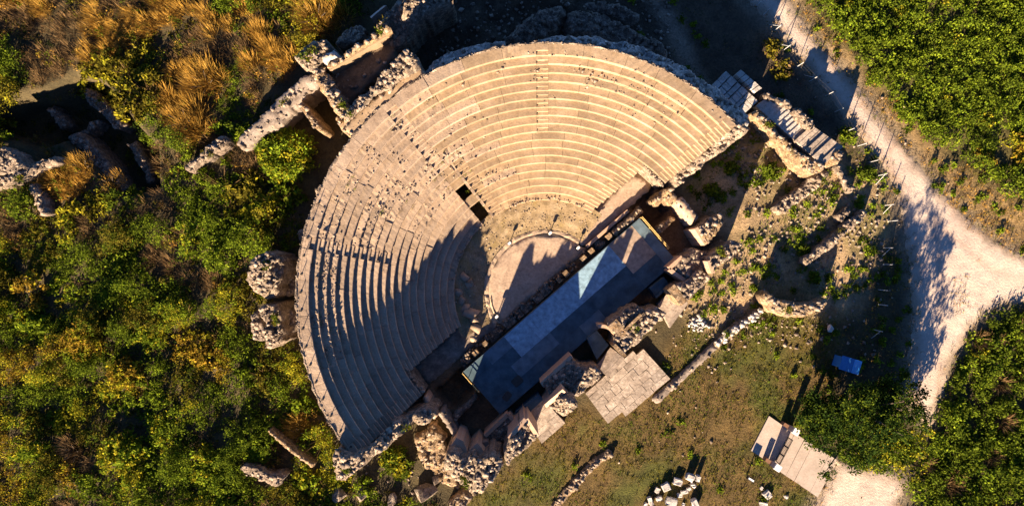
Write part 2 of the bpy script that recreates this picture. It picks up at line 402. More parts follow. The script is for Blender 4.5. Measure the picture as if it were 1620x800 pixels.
# ------------------------------------------------------------------ ground and road
ROAD = [(1150, -40), (1185, 0), (1240, 60), (1290, 120), (1335, 178), (1385, 243), (1415, 290), (1430, 350), (1441, 420), (1444, 500), (1437, 580), (1436, 625), (1470, 674), (1480, 660), (1492, 620), (1508, 562), (1540, 512), (1585, 482), (1640, 468), (1720, 462), (1720, 446), (1650, 424), (1570, 380), (1520, 340), (1470, 284), (1420, 223), (1350, 131), (1295, 74), (1246, 0), (1215, -40)]
LOT = [(1288, 800), (1300, 782), (1327, 728), (1372, 742), (1424, 748), (1432, 768), (1420, 800), (1410, 840), (1270, 840)]
LAWN = [(690, 840), (760, 770), (850, 690), (905, 640), (960, 672), (1060, 560), (1090, 500), (1130, 520), (1205, 480), (1320, 510), (1330, 600), (1290, 650), (1290, 840)]
GARDEN = [(1075, 300), (1180, 200), (1330, 250), (1410, 330), (1395, 420), (1340, 500), (1210, 520), (1130, 545), (1080, 500), (1090, 430), (1170, 380), (1110, 330)]
NORTH = [(640, -40), (1180, -40), (1240, 60), (1330, 170), (1330, 250), (1180, 200), (1000, 90), (850, 60), (680, 110), (630, 60)]
VERGE = [(1215, -40), (1246, 0), (1295, 74), (1350, 131), (1420, 223), (1470, 284), (1520, 340), (1570, 380), (1650, 424), (1720, 446), (1720, 390), (1620, 318), (1520, 250), (1430, 172), (1370, 100), (1300, 30), (1270, 0), (1250, -40)]
FIELD = [(1255, -60), (1278, 0), (1328, 62), (1384, 132), (1432, 188), (1478, 222), (1545, 284), (1610, 322), (1760, 405), (1760, -60)]
LOWR = [(1478, 800), (1440, 770), (1440, 740), (1478, 680), (1505, 600), (1520, 560), (1550, 520), (1600, 490), (1760, 462), (1760, 860), (1420, 860)]
LEFT = [(-120, -60), (560, -60), (590, 0), (560, 60), (470, 100), (400, 210), (480, 250), (470, 400), (470, 560), (520, 690), (560, 760), (700, 790), (690, 860), (-120, 860)]
W_ROAD, W_LOT, W_LAWN, W_GARDEN, W_NORTH, W_VERGE, W_FIELD, W_LOWR, W_LEFT = [pxpoly(q) for q in (ROAD, LOT, LAWN, GARDEN, NORTH, VERGE, FIELD, LOWR, LEFT)]
W_HOLLOW = pxpoly([(-40, 170), (20, 150), (70, 140), (120, 112), (170, 128), (215, 190), (250, 230), (255, 300), (215, 310), (190, 312), (140, 262), (100, 225), (60, 240), (20, 225), (-40, 215)])
def soft(x, y, poly, w=1.5):
    d = nearest(x, y, poly)[0]; s = np.where(inside(x, y, poly), d, -d)
    s = s + (fbm(x * 0.5, y * 0.5, 55, 3) - 0.45) * w * 1.6
    return np.clip(s / w + 0.5, 0, 1)
def gz(x, y):
    x = np.asarray(x, float); y = np.asarray(y, float)
    u, v = to_uv(x, y); R = np.hypot(x - CX, y - CY)
    flat = np.minimum(1, np.minimum(nearest(x, y, W_ROAD)[0], nearest(x, y, W_LOT)[0]) / 1.5) * ~(inside(x, y, W_ROAD) | inside(x, y, W_LOT))
    core = np.clip((R - 15) / 8, 0, 1)
    lawn = inside(x, y, W_LAWN)
    z = flat * core * (0.30 * (fbm(x * 0.35, y * 0.35, 3, 4) - 0.47) * np.where(lawn, 0.6, 1.6) + 0.08 * (vnoise(x * 2.1, y * 2.1, 9) - 0.5))
    left = np.clip((-x - 14) / 6, 0, 1) * np.clip((R - 21) / 2, 0, 1)
    z = z + left * (0.9 * (fbm(x * 0.16, y * 0.16, 31, 4) - 0.42))
    nor = inside(x, y, W_NORTH) & (R > 20.2)
    z = z + np.where(nor, flat * np.clip((R - 20.2) / 1.5, 0, 1) * 0.9 * np.clip(fbm(x * 0.45, y * 0.45, 77, 5) - 0.42, 0, 1) * 3 * np.clip((12 - x) / 5, 0.1, 1), 0)
    hd = nearest(x, y, W_HOLLOW)[0]; hin = inside(x, y, W_HOLLOW)
    z = z - np.where(hin, np.clip(hd / 1.1, 0, 1) * 3.6, 0)
    pit = ((u > -12.7) & (u < -9.95) & (v > -2.4) & (v < -0.3)) | ((u > 10.3) & (u < 12.6) & (v > -2.0) & (v < 0.6))
    z = np.where(pit, -1.6, z)
    return z
def make_ground():
    fx = np.arange(-49, 49.01, 0.33); fy = np.arange(-27, 27.01, 0.33)
    ox = np.array([60, 80, 120, 200, 400.0])
    xs = np.concatenate([-ox[::-1], fx, ox]); ys = np.concatenate([-ox[::-1] , fy, ox])
    X, Y = np.meshgrid(xs, ys); Z = gz(X, Y)
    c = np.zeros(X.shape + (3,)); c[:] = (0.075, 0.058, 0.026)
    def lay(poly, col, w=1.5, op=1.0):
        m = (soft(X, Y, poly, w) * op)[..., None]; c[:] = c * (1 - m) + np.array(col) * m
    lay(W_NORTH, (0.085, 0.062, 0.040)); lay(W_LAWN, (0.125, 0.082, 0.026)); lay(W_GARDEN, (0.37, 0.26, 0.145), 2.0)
    lay(W_VERGE, (0.25, 0.17, 0.075), 1.2); lay(W_FIELD, (0.10, 0.085, 0.03), 1.0)
    # greener grass in drifts
    g = np.clip((fbm(X * 0.32, Y * 0.32, 91, 5) - 0.47) * 5, 0, 1) * (soft(X, Y, W_LAWN, 1.5) * 0.8 + soft(X, Y, W_GARDEN, 1.5) * 0.55)
    g = np.clip(g, 0, 0.85)[..., None]; c[:] = c * (1 - g) + np.array((0.070, 0.082, 0.012)) * g
    # bare earth path down to the stage building on the north side
    d = nearest(X, Y, pxpoly([(1035, -10), (1075, 60), (1090, 110), (1110, 145)]), False)[0]
    m = np.clip(1.2 - d / 1.1, 0, 1)[..., None] * 0.8; c[:] = c * (1 - m) + np.array((0.30, 0.235, 0.17)) * m
    # pale dusty shoulders along the road
    d = np.minimum(nearest(X, Y, W_ROAD)[0], nearest(X, Y, W_LOT)[0]); m = np.clip(1 - d / 1.3, 0, 1)[..., None] * 0.75
    c[:] = c * (1 - m) + np.array((0.30, 0.24, 0.17)) * m
    u, v = to_uv(X, Y)
    m = ((np.abs(u) < 14) & (v < 0.6) & (v > -6.5))[..., None]; c[:] = np.where(m, np.array((0.17, 0.105, 0.06)), c)
    ny, nx = X.shape; i = np.arange(ny * nx).reshape(ny, nx)
    F = np.stack([i[:-1, :-1].ravel(), i[:-1, 1:].ravel(), i[1:, 1:].ravel(), i[1:, :-1].ravel()], 1)
    o = obj('ground', np.stack([X.ravel(), Y.ravel(), Z.ravel()], 1), F, 'ground', loc=(0, 0, 0), smooth=True, cols=c.reshape(-1, 3))
    tag(o, 'dry grassy earth around the ruined odeon', kind='structure')
make_ground()
def sheet(name, label, poly, z, mat, cell=0.5, thick=0.12, rough=0.02):
    g = rubble_geo(poly, lambda X, Y: np.full(np.shape(X), z), z - thick, cell, rough, 0.25, 5, 0.02)
    return tag(obj(name, g[0], g[1], mat, loc=(*np.mean(poly, 0), 0), smooth=False), label, kind='structure')
def road_mat():
    m, nt, b = new_mat('road')
    a = N(nt, 'ShaderNodeVertexColor'); a.layer_name = 'Col'
    n2 = noise(nt, 5.0, 8, 0.8)
    col = mixc(nt, 1.0, a.outputs[0], ramp(nt, noise(nt, 0.5, 6, 0.7), [(0.3, (0.82,) * 3), (0.6, (1.06,) * 3)]), 'MULTIPLY')
    col = mixc(nt, 0.7, col, ramp(nt, n2, [(0.3, (0.66,) * 3), (0.5, (1, 1, 1)), (0.8, (1.25,) * 3)]), 'MULTIPLY')
    nt.links.new(col, b.inputs['Base Color']); bump(nt, b, n2, 0.9, 0.08)
road_mat()
def road_sheet(name, label, poly, tracks, z=0.06):
    g = rubble_geo(poly, lambda X, Y: np.full(np.shape(X), z), z - .12, 0.33, 0.02, 0.3, 5, 0.02); V = g[0]; x, y = V[:, 0], V[:, 1]
    c = np.zeros((len(V), 3)); c[:] = (0.55, 0.445, 0.36)
    for tr in tracks:
        d = nearest(x, y, pxpoly(tr), False)[0] + (vnoise(x * .8, y * .8, 3) - .5) * .5
        m = (np.exp(-((d - .85) / .3) ** 2) * .95 + np.exp(-(d / .35) ** 2) * .2)[:, None] * np.clip(vnoise(x * .25, y * .25, 12) * 1.6, 0, 1)[:, None]
        c = c * (1 - m) + np.array((0.46, 0.33, 0.25)) * m
    d = nearest(x, y, poly)[0] + (fbm(x * .9, y * .9, 14, 3) - .5) * 1.1; m = np.clip(1 - d / .8, 0, 1)[:, None] * .8; c = c * (1 - m) + np.array((0.25, 0.19, 0.125)) * m
    return tag(obj(name, V, g[1], 'road', loc=(*np.mean(poly, 0), 0), cols=c), label, kind='structure')
road_sheet('road', 'pale gravel road with a fork at the right of the odeon', W_ROAD, [[(1200, -20), (1270, 75), (1350, 165), (1420, 255), (1500, 350), (1580, 415), (1700, 452)], [(1420, 245), (1460, 340), (1474, 450), (1468, 560), (1465, 680)]])
road_sheet('gravel_yard', 'pale gravel yard behind the gate', W_LOT, [[(1300, 800), (1420, 740)]])

# ------------------------------------------------------------------ seating bowl
STAIRS = [math.radians(a) for a in (91.8, 130.3, 167.5)]
VEND_IN, VEND_OUT, KSPLIT = 2.6, 0.5, 9
bowl = thing('seating_bowl', 'half-round stepped stone seating of the ancient odeon', 'amphitheatre', (CX, CY, 0))
def sector(k, t0, t1, worn=0.0, seed=0, lower=0.0, rin=None, rout=None, zbot=None):
    """one seat block: riser, rounded edge, tread, back and ends"""
    ri = R0 + k * DR if rin is None else rin
    ro = (RIM if k == NROW - 1 else R0 + (k + 1) * DR + 0.18) if rout is None else rout
    z = Z0 + (k + 1) * HR - lower; zb = Z0 + k * HR - 0.25 if zbot is None else zbot
    n = max(2, int((t1 - t0) * ri / 0.2)); t = np.linspace(t0, t1, n + 1); r = np.random.default_rng(seed)
    w = worn * (fbm(t * ri * 2.2, np.full(n + 1, k * 3.7), 40 + k, 4) - 0.35) * np.ones(n + 1)
    j = lambda a: r.uniform(-a, a, n + 1)
    ed = 0.012 + np.abs(w) * 0.25
    un = 1.0 if math.degrees((t0 + t1) / 2) > 152 else 0.0     # undercut added on the left seats so their risers show dark shade lines
    prof = [(ri + 0.15 * un + j(0.004), np.full(n + 1, zb)), (ri + 0.13 * un + j(0.01), z - 0.16 + j(0.01)), (ri + np.abs(w) * 0.3 + j(0.008), z - 0.14 + .06 * un - np.clip(w, 0, 1) * 0.4 + j(0.008)), (ri + np.abs(w) * 0.3 + j(0.012), z - 0.04 - np.clip(w, 0, 1) * 0.4 + j(0.008)),
            (ri + ed + 0.025 + j(0.012), z - np.clip(w, 0, 1) * 0.35 + j(0.006)),
            (ri + (ro - ri) * 0.5 + j(0.02), z - np.clip(w, 0, 1) * 0.1 + j(0.010) * (1 + 4 * worn)),
            (np.full(n + 1, ro), z + j(0.006)), (np.full(n + 1, ro), np.full(n + 1, zb))]
    V = []
    for (R, Z) in prof:
        V.append(np.stack([CX + R * np.cos(t), CY + R * np.sin(t), Z], 1))
    V = np.concatenate(V); m = n + 1; F = []
    for a in range(7):
        for i in range(n): F.append((a * m + i, a * m + i + 1, (a + 1) * m + i + 1, (a + 1) * m + i)[::-1])
    F.append(tuple(a * m for a in range(8))); F.append(tuple(a * m + n for a in range(8))[::-1])
    return V, F
WORN = {(18, 145, 168): .2, (17, 140, 185): .3, (16, 150, 200): .45, (15, 120, 150): .2, (15, 172, 200): .35, (16, 55, 85): .3, (15, 60, 84): .25, (17, 40, 75): .2,
        (13, 140, 164): .4, (12, 138, 170): .45, (11, 140, 168): .4, (10, 118, 150): .4, (9, 112, 140): .35, (8, 105, 138): .3, (5, 100, 117): .4, (4, 98, 116): .4, (7, 132, 160): .25, (6, 132, 165): .3, (0, 60, 170): .7, (18, 60, 100): .2}
def worn_at(k, deg):
    return max([w for (kk, a, b), w in WORN.items() if kk == k and a <= deg <= b] + [0.04])
rub_pts = []
bi = 0
for k in range(NROW):
    ri = R0 + k * DR; rm = ri + DR / 2
    vend = VEND_IN if k < KSPLIT else VEND_OUT
    ta = AX + math.asin(vend / rm); tb = AX + math.pi - math.asin(vend / rm)
    cuts = []                                          # stair gaps
    es = 0.95 / rm
    if k >= KSPLIT:
        for s in STAIRS: cuts.append((s - 0.46 / rm, s + 0.46 / rm, 'stair'))
    else:
        s = math.radians(129.5); cuts.append((s - 0.5 / rm, s + 0.5 / rm, 'tunnel' if k in (0, 1, 2, 4, 5) else 'slab'))
        cuts.append((s - 1.65 / rm, s - 0.75 / rm, 'stair'))
    cuts += [(ta, ta + es, 'end'), (tb - es, tb, 'end')]
    cuts.sort(); cur = ta; solid = []
    for a, b, kind in cuts:
        if a > cur + 1e-4: solid.append((cur, a))
        cur = max(cur, b)
        if kind in ('stair', 'end'):                   # two half-height steps for each row
            mid = ri + DR * 0.5
            mt = 'seat_tan' if (a < 2.2) else 'seat_grey'
            if k == NROW - 1: mid = ri + 0.35
            V, F = sector(k, a, b, 0.05, bi, HR * 0.5, ri, mid); obj('step', V, F, mt, bowl)
            V, F = sector(k, a, b, 0.05, bi, 0.0, mid + 0.001, None, Z0 + k * HR - 0.25); obj('step', V, F, mt, bowl)
        elif kind == 'slab':
            V, F = sector(k, a, b, 0.03, bi, 0.06 if k < 6 else 0.0); obj('lintel_slab', V, F, 'seat_tan', bowl)
    if cur < tb - 1e-4: solid.append((cur, tb))
    for a, b in solid:
        L = (b - a) * rm; n = max(1, int(round(L / 2.75))); e = np.linspace(a, b, n + 1)
        for i in range(1, n): e[i] += rng.uniform(-0.35, 0.35) / rm
        for i in range(n):
            deg = math.degrees((e[i] + e[i + 1]) / 2); bi += 1
            w = worn_at(k, deg)
            if k == 16 and 169.5 < deg < 177.5 and i in (0, 1): w = 0.5
            V, F = sector(k, e[i] + 0.011 / rm, e[i + 1] - 0.011 / rm, w, bi, (rng.uniform(-0.01, 0.014) if deg < 120 else rng.uniform(-0.02, 0.04)) + (0.0 if w < .3 else 0.03))
            obj('seat_block', V, F, 'seat_tan' if deg < 118 + 8 * math.sin(k * 1.3) else 'seat_grey', bowl)
            if w > 0.15:
                q = int(L / n * 11 * w)
                for _ in range(q):
                    t = rng.uniform(e[i], e[i + 1]); R = ri + abs(rng.normal(0.02, 0.16)); rub_pts.append((CX + R * math.cos(t), CY + R * math.sin(t), Z0 + (k + 1) * HR - 0.02, rng.uniform(0.05, 0.15)))
# fallen stones on the seats at isolated spots
for (px, py, nst) in [(678, 170, 26), (635, 205, 16), (635, 255, 22), (595, 255, 22), (560, 300, 20), (532, 375, 26), (525, 430, 30), (520, 500, 36), (530, 545, 26), (535, 585, 16), (793, 128, 18), (843, 123, 18), (912, 125, 22), (930, 132, 20), (948, 138, 20), (730, 150, 10), (600, 420, 14), (585, 330, 22), (612, 335, 22), (650, 290, 20), (690, 240, 22), (720, 215, 18), (722, 262, 16), (705, 270, 22), (742, 190, 14), (770, 200, 10), (660, 215, 12), (625, 300, 16), (672, 262, 16), (480, 470, 8), (515, 640, 10), (1040, 190, 14), (1000, 175, 14), (1110, 190, 8), (870, 160, 8)]:
    x, y = P(px, py, 4.5)
    for _ in range(int(nst * .55)):
        a, b = x + rng.normal(0, 0.34), y + rng.normal(0, 0.34); R = math.hypot(a - CX, b - CY); k = int((R - R0) / DR)
        if 0 <= k < NROW: rub_pts.append((a, b, Z0 + (k + 1) * HR, abs(rng.normal(0.05, 0.07)) + .04))
rp = np.array(rub_pts); v, f = stones(rp[:, :3], rp[:, 3], rng, .4); obj('rubble_fragments', v, f, 'rubble_stone', bowl, kind='stuff')
# outer wall below the rim, with a ragged top course
def arc_wall(ri, ro, t0, t1, zt, zb, name, mat, seed=3, rough=0.08, n=None):
    n = n or int((t1 - t0) * ro / 0.3); t = np.linspace(t0, t1, n + 1); r = np.random.default_rng(seed); V = []; m = n + 1
    zt_ = zt + r.uniform(-rough, rough, m)
    ro_ = ro + r.uniform(-rough, rough, m) * 1.2
    for R, Z in ((np.full(m, ri), np.full(m, zb)), (np.full(m, ri), zt_ - rough), ((ri + ro_) / 2, zt_ + r.uniform(-rough, rough, m)), (ro_, zt_ - rough * r.uniform(0, 2, m)), (ro_ + rough * r.uniform(-1, 1, m), (zt_ + zb) / 2), (ro_ + 0.1, np.full(m, zb))):
        V.append(np.stack([CX + R * np.cos(t), CY + R * np.sin(t), Z], 1))
    F = [(a * m + i, a * m + i + 1, (a + 1) * m + i + 1, (a + 1) * m + i)[::-1] for a in range(5) for i in range(n)]
    F += [tuple(a * m for a in range(6)), tuple(a * m + n for a in range(6))[::-1]]
    obj(name, np.concatenate(V), F, mat, bowl)
arc_wall(RIM - 0.05, RIM + 0.16, AX + 0.02, AX + math.pi - 0.02, ZRIM + 0.02, -0.3, 'outer_wall', 'rubble', 3, 0.07)
t = rng.uniform(AX + 0.03, AX + math.pi - 0.06, 520); R = RIM + rng.normal(0.05, 0.06, 520)
v, f = stones(np.stack([CX + R * np.cos(t), CY + R * np.sin(t), np.full(520, ZRIM - 0.01)], 1), rng.uniform(0.04, 0.12, 520), rng, .5)
obj('rim_stones', v, f, 'rubble_stone', bowl, kind='stuff')
# end walls under the seats facing the side passages
for sgn, tt in ((1, 0.0), (-1, math.pi)):
    for (ra, rb, vv) in ((R0, R0 + KSPLIT * DR, VEND_IN), (R0 + KSPLIT * DR, RIM, VEND_OUT)):
        for q in range(6):
            a = ra + (rb - ra) * q / 6; b = ra + (rb - ra) * (q + 1) / 6
            zt = Z0 + (max(0, int((a - R0) / DR + .01))) * HR
            ua, ub = sgn * math.sqrt(a * a - vv * vv), sgn * math.sqrt(b * b - vv * vv)
            MB().prism([tuple(UV(ua, vv - 0.02)), tuple(UV(ub, vv - 0.02)), tuple(UV(ub, vv + 0.35)), tuple(UV(ua, vv + 0.35))], -0.1, max(zt, 0.3)).build('retaining_wall', 'rubble', bowl)
    zt = Z0 + KSPLIT * HR
    MB().prism([tuple(UV(sgn * 13.0, VEND_OUT)), tuple(UV(sgn * 13.3, VEND_OUT)), tuple(UV(sgn * 13.0, VEND_IN + .4)), tuple(UV(sgn * 12.7, VEND_IN + .4))], -0.1, zt).build('retaining_wall', 'rubble', bowl)
q = []
for sgn in (1, -1):
    for _ in range(90): q.append((*UV(sgn * rng.uniform(12.7, 13.3), rng.uniform(VEND_OUT, VEND_IN + .4)), Z0 + KSPLIT * HR + .02))
v, f = stones(np.array(q), rng.uniform(.06, .2, len(q))); obj('corner_stones', v, f, 'rubble_stone', bowl, kind='stuff')
# low broken ring of rubble between the first row and the orchestra
def ring():
    t0, t1 = AX + 0.22, AX + math.pi - 0.2; nt_, nr = 150, 12
    T, Rr = np.meshgrid(np.linspace(t0, t1, nt_), np.linspace(5.35, R0 + 0.35, nr))
    Z = 0.10 + (Rr - 5.35) / (R0 - 5.35) * 0.42 + 0.16 * (fbm(T * 12, Rr * 2, 5, 4) - .45) + 0.10 * (np.floor((Rr - 5.3) / 0.6) % 2) * 0.5
    V = np.stack([CX + Rr * np.cos(T), CY + Rr * np.sin(T), Z], -1).reshape(-1, 3)
    i = np.arange(nr * nt_).reshape(nr, nt_)
    F = np.stack([i[:-1, :-1].ravel(), i[:-1, 1:].ravel(), i[1:, 1:].ravel(), i[1:, :-1].ravel()], 1)[:, ::-1]
    obj('rubble_ring', V, F, 'ring_gravel', bowl)
    k = rng.integers(0, len(V), 700); s = rng.uniform(0.03, 0.12, 700) ; p = V[k] + rng.normal(0, .08, (700, 3)) * (1, 1, 0)
    v, f = stones(p, s); obj('ring_stones', v, f, 'rubble_stone', bowl, kind='stuff')
    # larger displaced blocks of the lost first rows
    n = 0
    for t in np.linspace(AX + 2.25, AX + 3.0, 9):
        R = 6.9 + rng.uniform(-.4, .5); x, y = CX + R * math.cos(t), CY + R * math.sin(t)
        v, f = stones(np.array([[x, y, 0.45]]), [rng.uniform(.55, .95)], flat=.45); obj('fallen_block', v, f, 'seat_grey', bowl)
ring()
# curved low kerb round the orchestra
arc_wall(4.95, 5.32, AX + 0.25, AX + math.pi - 0.15, 0.11, -0.1, 'orchestra_kerb', 'seat_grey', 8, 0.035)

def paved(name, label, poly, z, mat, cell=0.35):
    g = rubble_geo(poly, lambda X, Y: np.full(np.shape(X), z), z - 0.25, cell, 0.008, 0.0, 6, 0.005)
    return tag(obj(name, g[0], g[1], mat, loc=(*np.mean(poly, 0), 0)), label, kind='structure')
half = [tuple(np.array([CX, CY]) + 5.0 * np.array([math.cos(a), math.sin(a)])) for a in np.linspace(AX + 0.08, AX + math.pi - 0.08, 40)]
paved('orchestra_floor', 'pinkish earth floor of the half-round orchestra', half + [tuple(UV(-5.0, 0.35)), tuple(UV(5.0, 0.35))], 0.06, 'floor_pink')
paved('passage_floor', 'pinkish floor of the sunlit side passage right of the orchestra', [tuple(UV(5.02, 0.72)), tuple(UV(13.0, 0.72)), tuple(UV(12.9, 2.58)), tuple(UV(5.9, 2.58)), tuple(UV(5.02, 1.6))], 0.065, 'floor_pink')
paved('passage_floor', 'dark shaded floor of the side passage left of the orchestra', [tuple(UV(-5.02, 0.5)), tuple(UV(-13.0, 0.5)), tuple(UV(-12.9, 2.58)), tuple(UV(-5.9, 2.58)), tuple(UV(-5.02, 1.6))], 0.065, 'slab')  # darker material than the right passage: shade put into the floor colour

SEATWEEDS = [(712, 236), (722, 250), (698, 262), (752, 302), (760, 318), (690, 285), (650, 330), (612, 342), (540, 440), (528, 500), (533, 560), (640, 210), (600, 250), (566, 300), (690, 175), (735, 280), (705, 300), (520, 420), (545, 520)]
# rope barrier along the rim on the left
rb = thing('rope_barrier', 'thin rope barrier on small posts along the left rim', 'barrier', (CX + RIM * math.cos(3.5), CY + RIM * math.sin(3.5), ZRIM))
ts = np.linspace(math.radians(158), math.radians(217), 15); rp_ = RIM - 0.28; ends = []
for t in ts:
    x, y = CX + rp_ * math.cos(t), CY + rp_ * math.sin(t)
    MB().box((x, y, ZRIM), (0.16, 0.16, 0.05), t, 0.04).tube([(x, y, ZRIM + .04), (x, y, ZRIM + 0.42)], 0.025, 6).build('post', 'dark_metal', rb)
    ends.append((x, y, ZRIM + 0.38))
for a, b in zip(ends[:-1], ends[1:]):
    mid = tuple((np.array(a) + b) / 2 - (0, 0, 0.1)); MB().tube([a, mid, b], 0.01, 4).build('rope', 'rope', rb)

# ------------------------------------------------------------------ stage
ST = 1.2
stage = thing('stage', 'long rectangular stage with grey, tan and dark floor panels', 'stage', (*UV(0.2, -2.8), 0))
def uvbox(u0, u1, v0, v1): return [tuple(UV(u0, v0)), tuple(UV(u1, v0)), tuple(UV(u1, v1)), tuple(UV(u0, v1))]
MB().prism(uvbox(-9.7, 10.05, -5.3, -0.6), -0.2, ST - 0.06).build('platform', 'panel_dark', stage)
g = 0.005
def panel(u0, u1, v0, v1, mat, dz=0.0):
    MB().prism(uvbox(u0 + g, u1 - g, v0 + g, v1 - g), ST - 0.058, ST + dz).build('floor_panel', mat, stage)
ul = [-5.2, -3.0, -2.55, -2.1, 0.1, 1.9, 3.6, 5.2, 6.6]
for i, (a, b) in enumerate(zip(ul[:-1], ul[1:])):
    panel(a, b, -1.66, -0.53, 'panel_light', 0.002 * (i % 3)); panel(a, b, -2.8, -1.66, 'panel_light', 0.002 * ((i + 1) % 3))
for a, b in ((-9.75, -7.5), (-7.5, -5.2)):
    panel(a, b, -1.66, -0.53, 'panel_grey' if a > -8 else 'panel_dark'); panel(a, b, -2.8, -1.66, 'panel_dark')
ud = [-9.75, -8.3, -6.4, -4.2, -2.0, 0.2, 2.4, 4.6, 6.6]
for i, (a, b) in enumerate(zip(ud[:-1], ud[1:])):
    panel(a, b, -4.05, -2.8, 'panel_grey' if i in (2, 3) else 'panel_dark', 0.002 * (i % 2)); panel(a, b, -5.3, -4.05, 'panel_grey' if i == 5 else 'panel_dark', 0.002 * ((i + 1) % 2))
for a, b in ((6.6, 8.0), (8.0, 9.2)):
    panel(a, b, -2.1, -0.53, 'panel_tan'); panel(a, b, -3.7, -2.1, 'panel_tan', 0.003)
    panel(a, b, -5.3, -3.7, 'panel_dark')
for j in range(4): panel(9.2, 10.1, -5.3 + j * 1.19, -5.3 + (j + 1) * 1.19, 'panel_grey')
# pale edge trim along the front, yellow rails at both ends
MB().prism(uvbox(-9.75, 10.1, -0.53 + .003, -0.49), 0.7, ST + 0.012).build('front_trim', 'panel_grey', stage)
for u, v0, v1 in ((10.16, -4.0, -0.5), (-9.80, -2.6, -0.5)):
    r_ = MB()
    for off in (0.0, 0.14):
        r_.tube([(*UV(u + off * (1 if u > 0 else 0), v0), ST + 0.55 - off), (*UV(u + off * (1 if u > 0 else 0), v1), ST + 0.55 - off)], 0.028, 6)
    for q in np.linspace(v0, v1, 4): r_.tube([(*UV(u, q), 0.2), (*UV(u, q), ST + 0.55)], 0.028, 6)
    r_.build('rail', 'wood_yellow', stage)
MB().box((*UV(-6.8, -4.1), ST + 0.002), (0.9, 0.75, 0.06), AX, 0.1).build('dark_spot', 'dark_metal', stage)  # thin dark plates for the two dark spots on the floor
MB().box((*UV(-8.3, -4.5), ST + 0.002), (0.8, 0.6, 0.06), AX + .2, 0.1).build('dark_spot', 'dark_metal', stage)
# low brick front wall with niches
fw = thing('stage_front_wall', 'low brick wall with a row of niches in front of the stage', 'wall', (*UV(0, 0.1), 0))
LIT = sorted(float(to_uv(*P(a, b, .95))[0]) for a, b in ((962, 372), (936, 397), (922, 407), (895, 432), (884, 442), (767, 543), (750, 556)))
for u in LIT:
    w = rng.uniform(.36, .55); MB().prism(uvbox(u - w / 2, u + w / 2, rng.uniform(-.3, -.12), rng.uniform(.2, .34)), -0.2, rng.uniform(.9, 1.02)).build('brick_pier', 'rubble_orange', fw)  # sunlit piers get a paler material, the shaded courses a darker one
u = -9.4
while u < 9.6:
    w = rng.uniform(.5, 1.5); zt = rng.uniform(.12, .42)
    hit = [q for q in LIT if u - .32 < q < u + w + .32]
    if hit: u += .32; continue
    n = 9; front = [tuple(UV(u + w * q / n, .42 + rng.uniform(-.22, .06))) for q in range(n + 1)]
    MB().prism([tuple(UV(u, -.34)), *front, tuple(UV(u + w, -.34))], -0.2, zt).build('broken_course', 'rubble_dark', fw)
    u += w + rng.uniform(.05, .4)
v_ = []
for _ in range(200):
    q = UV(rng.uniform(-9.5, 10), rng.uniform(-0.25, 0.55)); v_.append((*q, 0.68))
v, f = stones(np.array(v_) - (0, 0, .35), rng.uniform(.08, .3, 200)); obj('loose_stones', v, f, 'rubble_dark', fw, kind='stuff')
MB().prism(uvbox(5.2, 9.9, 0.45, 0.72), -0.2, 0.55).build('base_ledge', 'brick', fw)

# ------------------------------------------------------------------ ruined walls
def facing(t, pts, z, edges, zb=-0.3, w=0.32, mat='brick', dz=0.02):
    p = [np.array(P(a[0], a[1], a[2] if len(a) > 2 else z)) for a in pts]; zz = [a[2] if len(a) > 2 else z for a in pts]; n = len(p)
    ar = sum(p[i][0] * p[(i + 1) % n][1] - p[(i + 1) % n][0] * p[i][1] for i in range(n))
    for i in edges:
        a, b = p[i], p[(i + 1) % n]; d = (b - a) / (np.linalg.norm(b - a) + 1e-9)
        o = np.array([d[1], -d[0]]) * (1 if ar > 0 else -1)
        za, zb_ = zz[i] + dz, zz[(i + 1) % n] + dz
        MB().prism([tuple(a - o * 0.12), tuple(b - o * 0.12), tuple(b + o * (w - .12)), tuple(a + o * (w - .12))], zb, [za, zb_, zb_, za]).build('brick_facing', mat, t)
# -- the stage building, from its left end to its right end
S1 = [(703, 728, 5.9), (709, 715, 6.1), (721, 713, 6.4), (734, 727, 6.0), (746, 720, 6.6), (760, 728, 6.1), (768, 724, 6.4), (781, 717, 6.6), (797, 735, 6.0), (775, 762, 6.2), (750, 785, 5.8), (737, 770, 5.6), (710, 748, 5.6)]
t = ruin('stage_wall', 'massive rubble corner of the stage building at its lower left end', 'ruin', S1, dens=22, rough=0.45)
for pts, z in (([(706, 715), (722, 692), (733, 697), (740, 716), (728, 720), (719, 706)], 4.6), ([(742, 712), (755, 700), (768, 716), (760, 728), (750, 726)], 4.6)):
    MB().prism([tuple(P(a, b, z)) for a, b in pts], -0.2, z).build('brick_pier', 'brick', t)
MB().prism([tuple(P(a, b, 3.2)) for a, b in [(754, 701), (772, 698), (778, 712), (766, 720)]], -0.2, 3.2).build('broken_block', 'slab', t)
S2 = [(797, 716, 5.9), (806, 694, 5.9), (832, 663, 5.7), (849, 690, 5.0), (826, 716, 5.3), (803, 739, 5.8)]
t = ruin('stage_wall', 'brick-faced pier with white rubble top left of the narrow doorway slab', 'ruin', S2, None, dens=26, rough=0.35)
facing(t, S2, 6.0, (1, 2))
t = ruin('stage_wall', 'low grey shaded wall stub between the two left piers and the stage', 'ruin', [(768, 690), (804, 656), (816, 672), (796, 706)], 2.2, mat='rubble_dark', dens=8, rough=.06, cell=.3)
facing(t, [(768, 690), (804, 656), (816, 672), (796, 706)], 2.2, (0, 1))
S4 = [(863, 643, 4.4), (893, 618, 6.0), (904, 632, 6.6), (917, 637, 6.6), (895, 661, 5.8), (884, 655, 4.8)]
t = ruin('stage_wall', 'small rubble pier right of the narrow doorway slab, with a brick edge', 'ruin', S4, None, dens=26, rough=0.3)
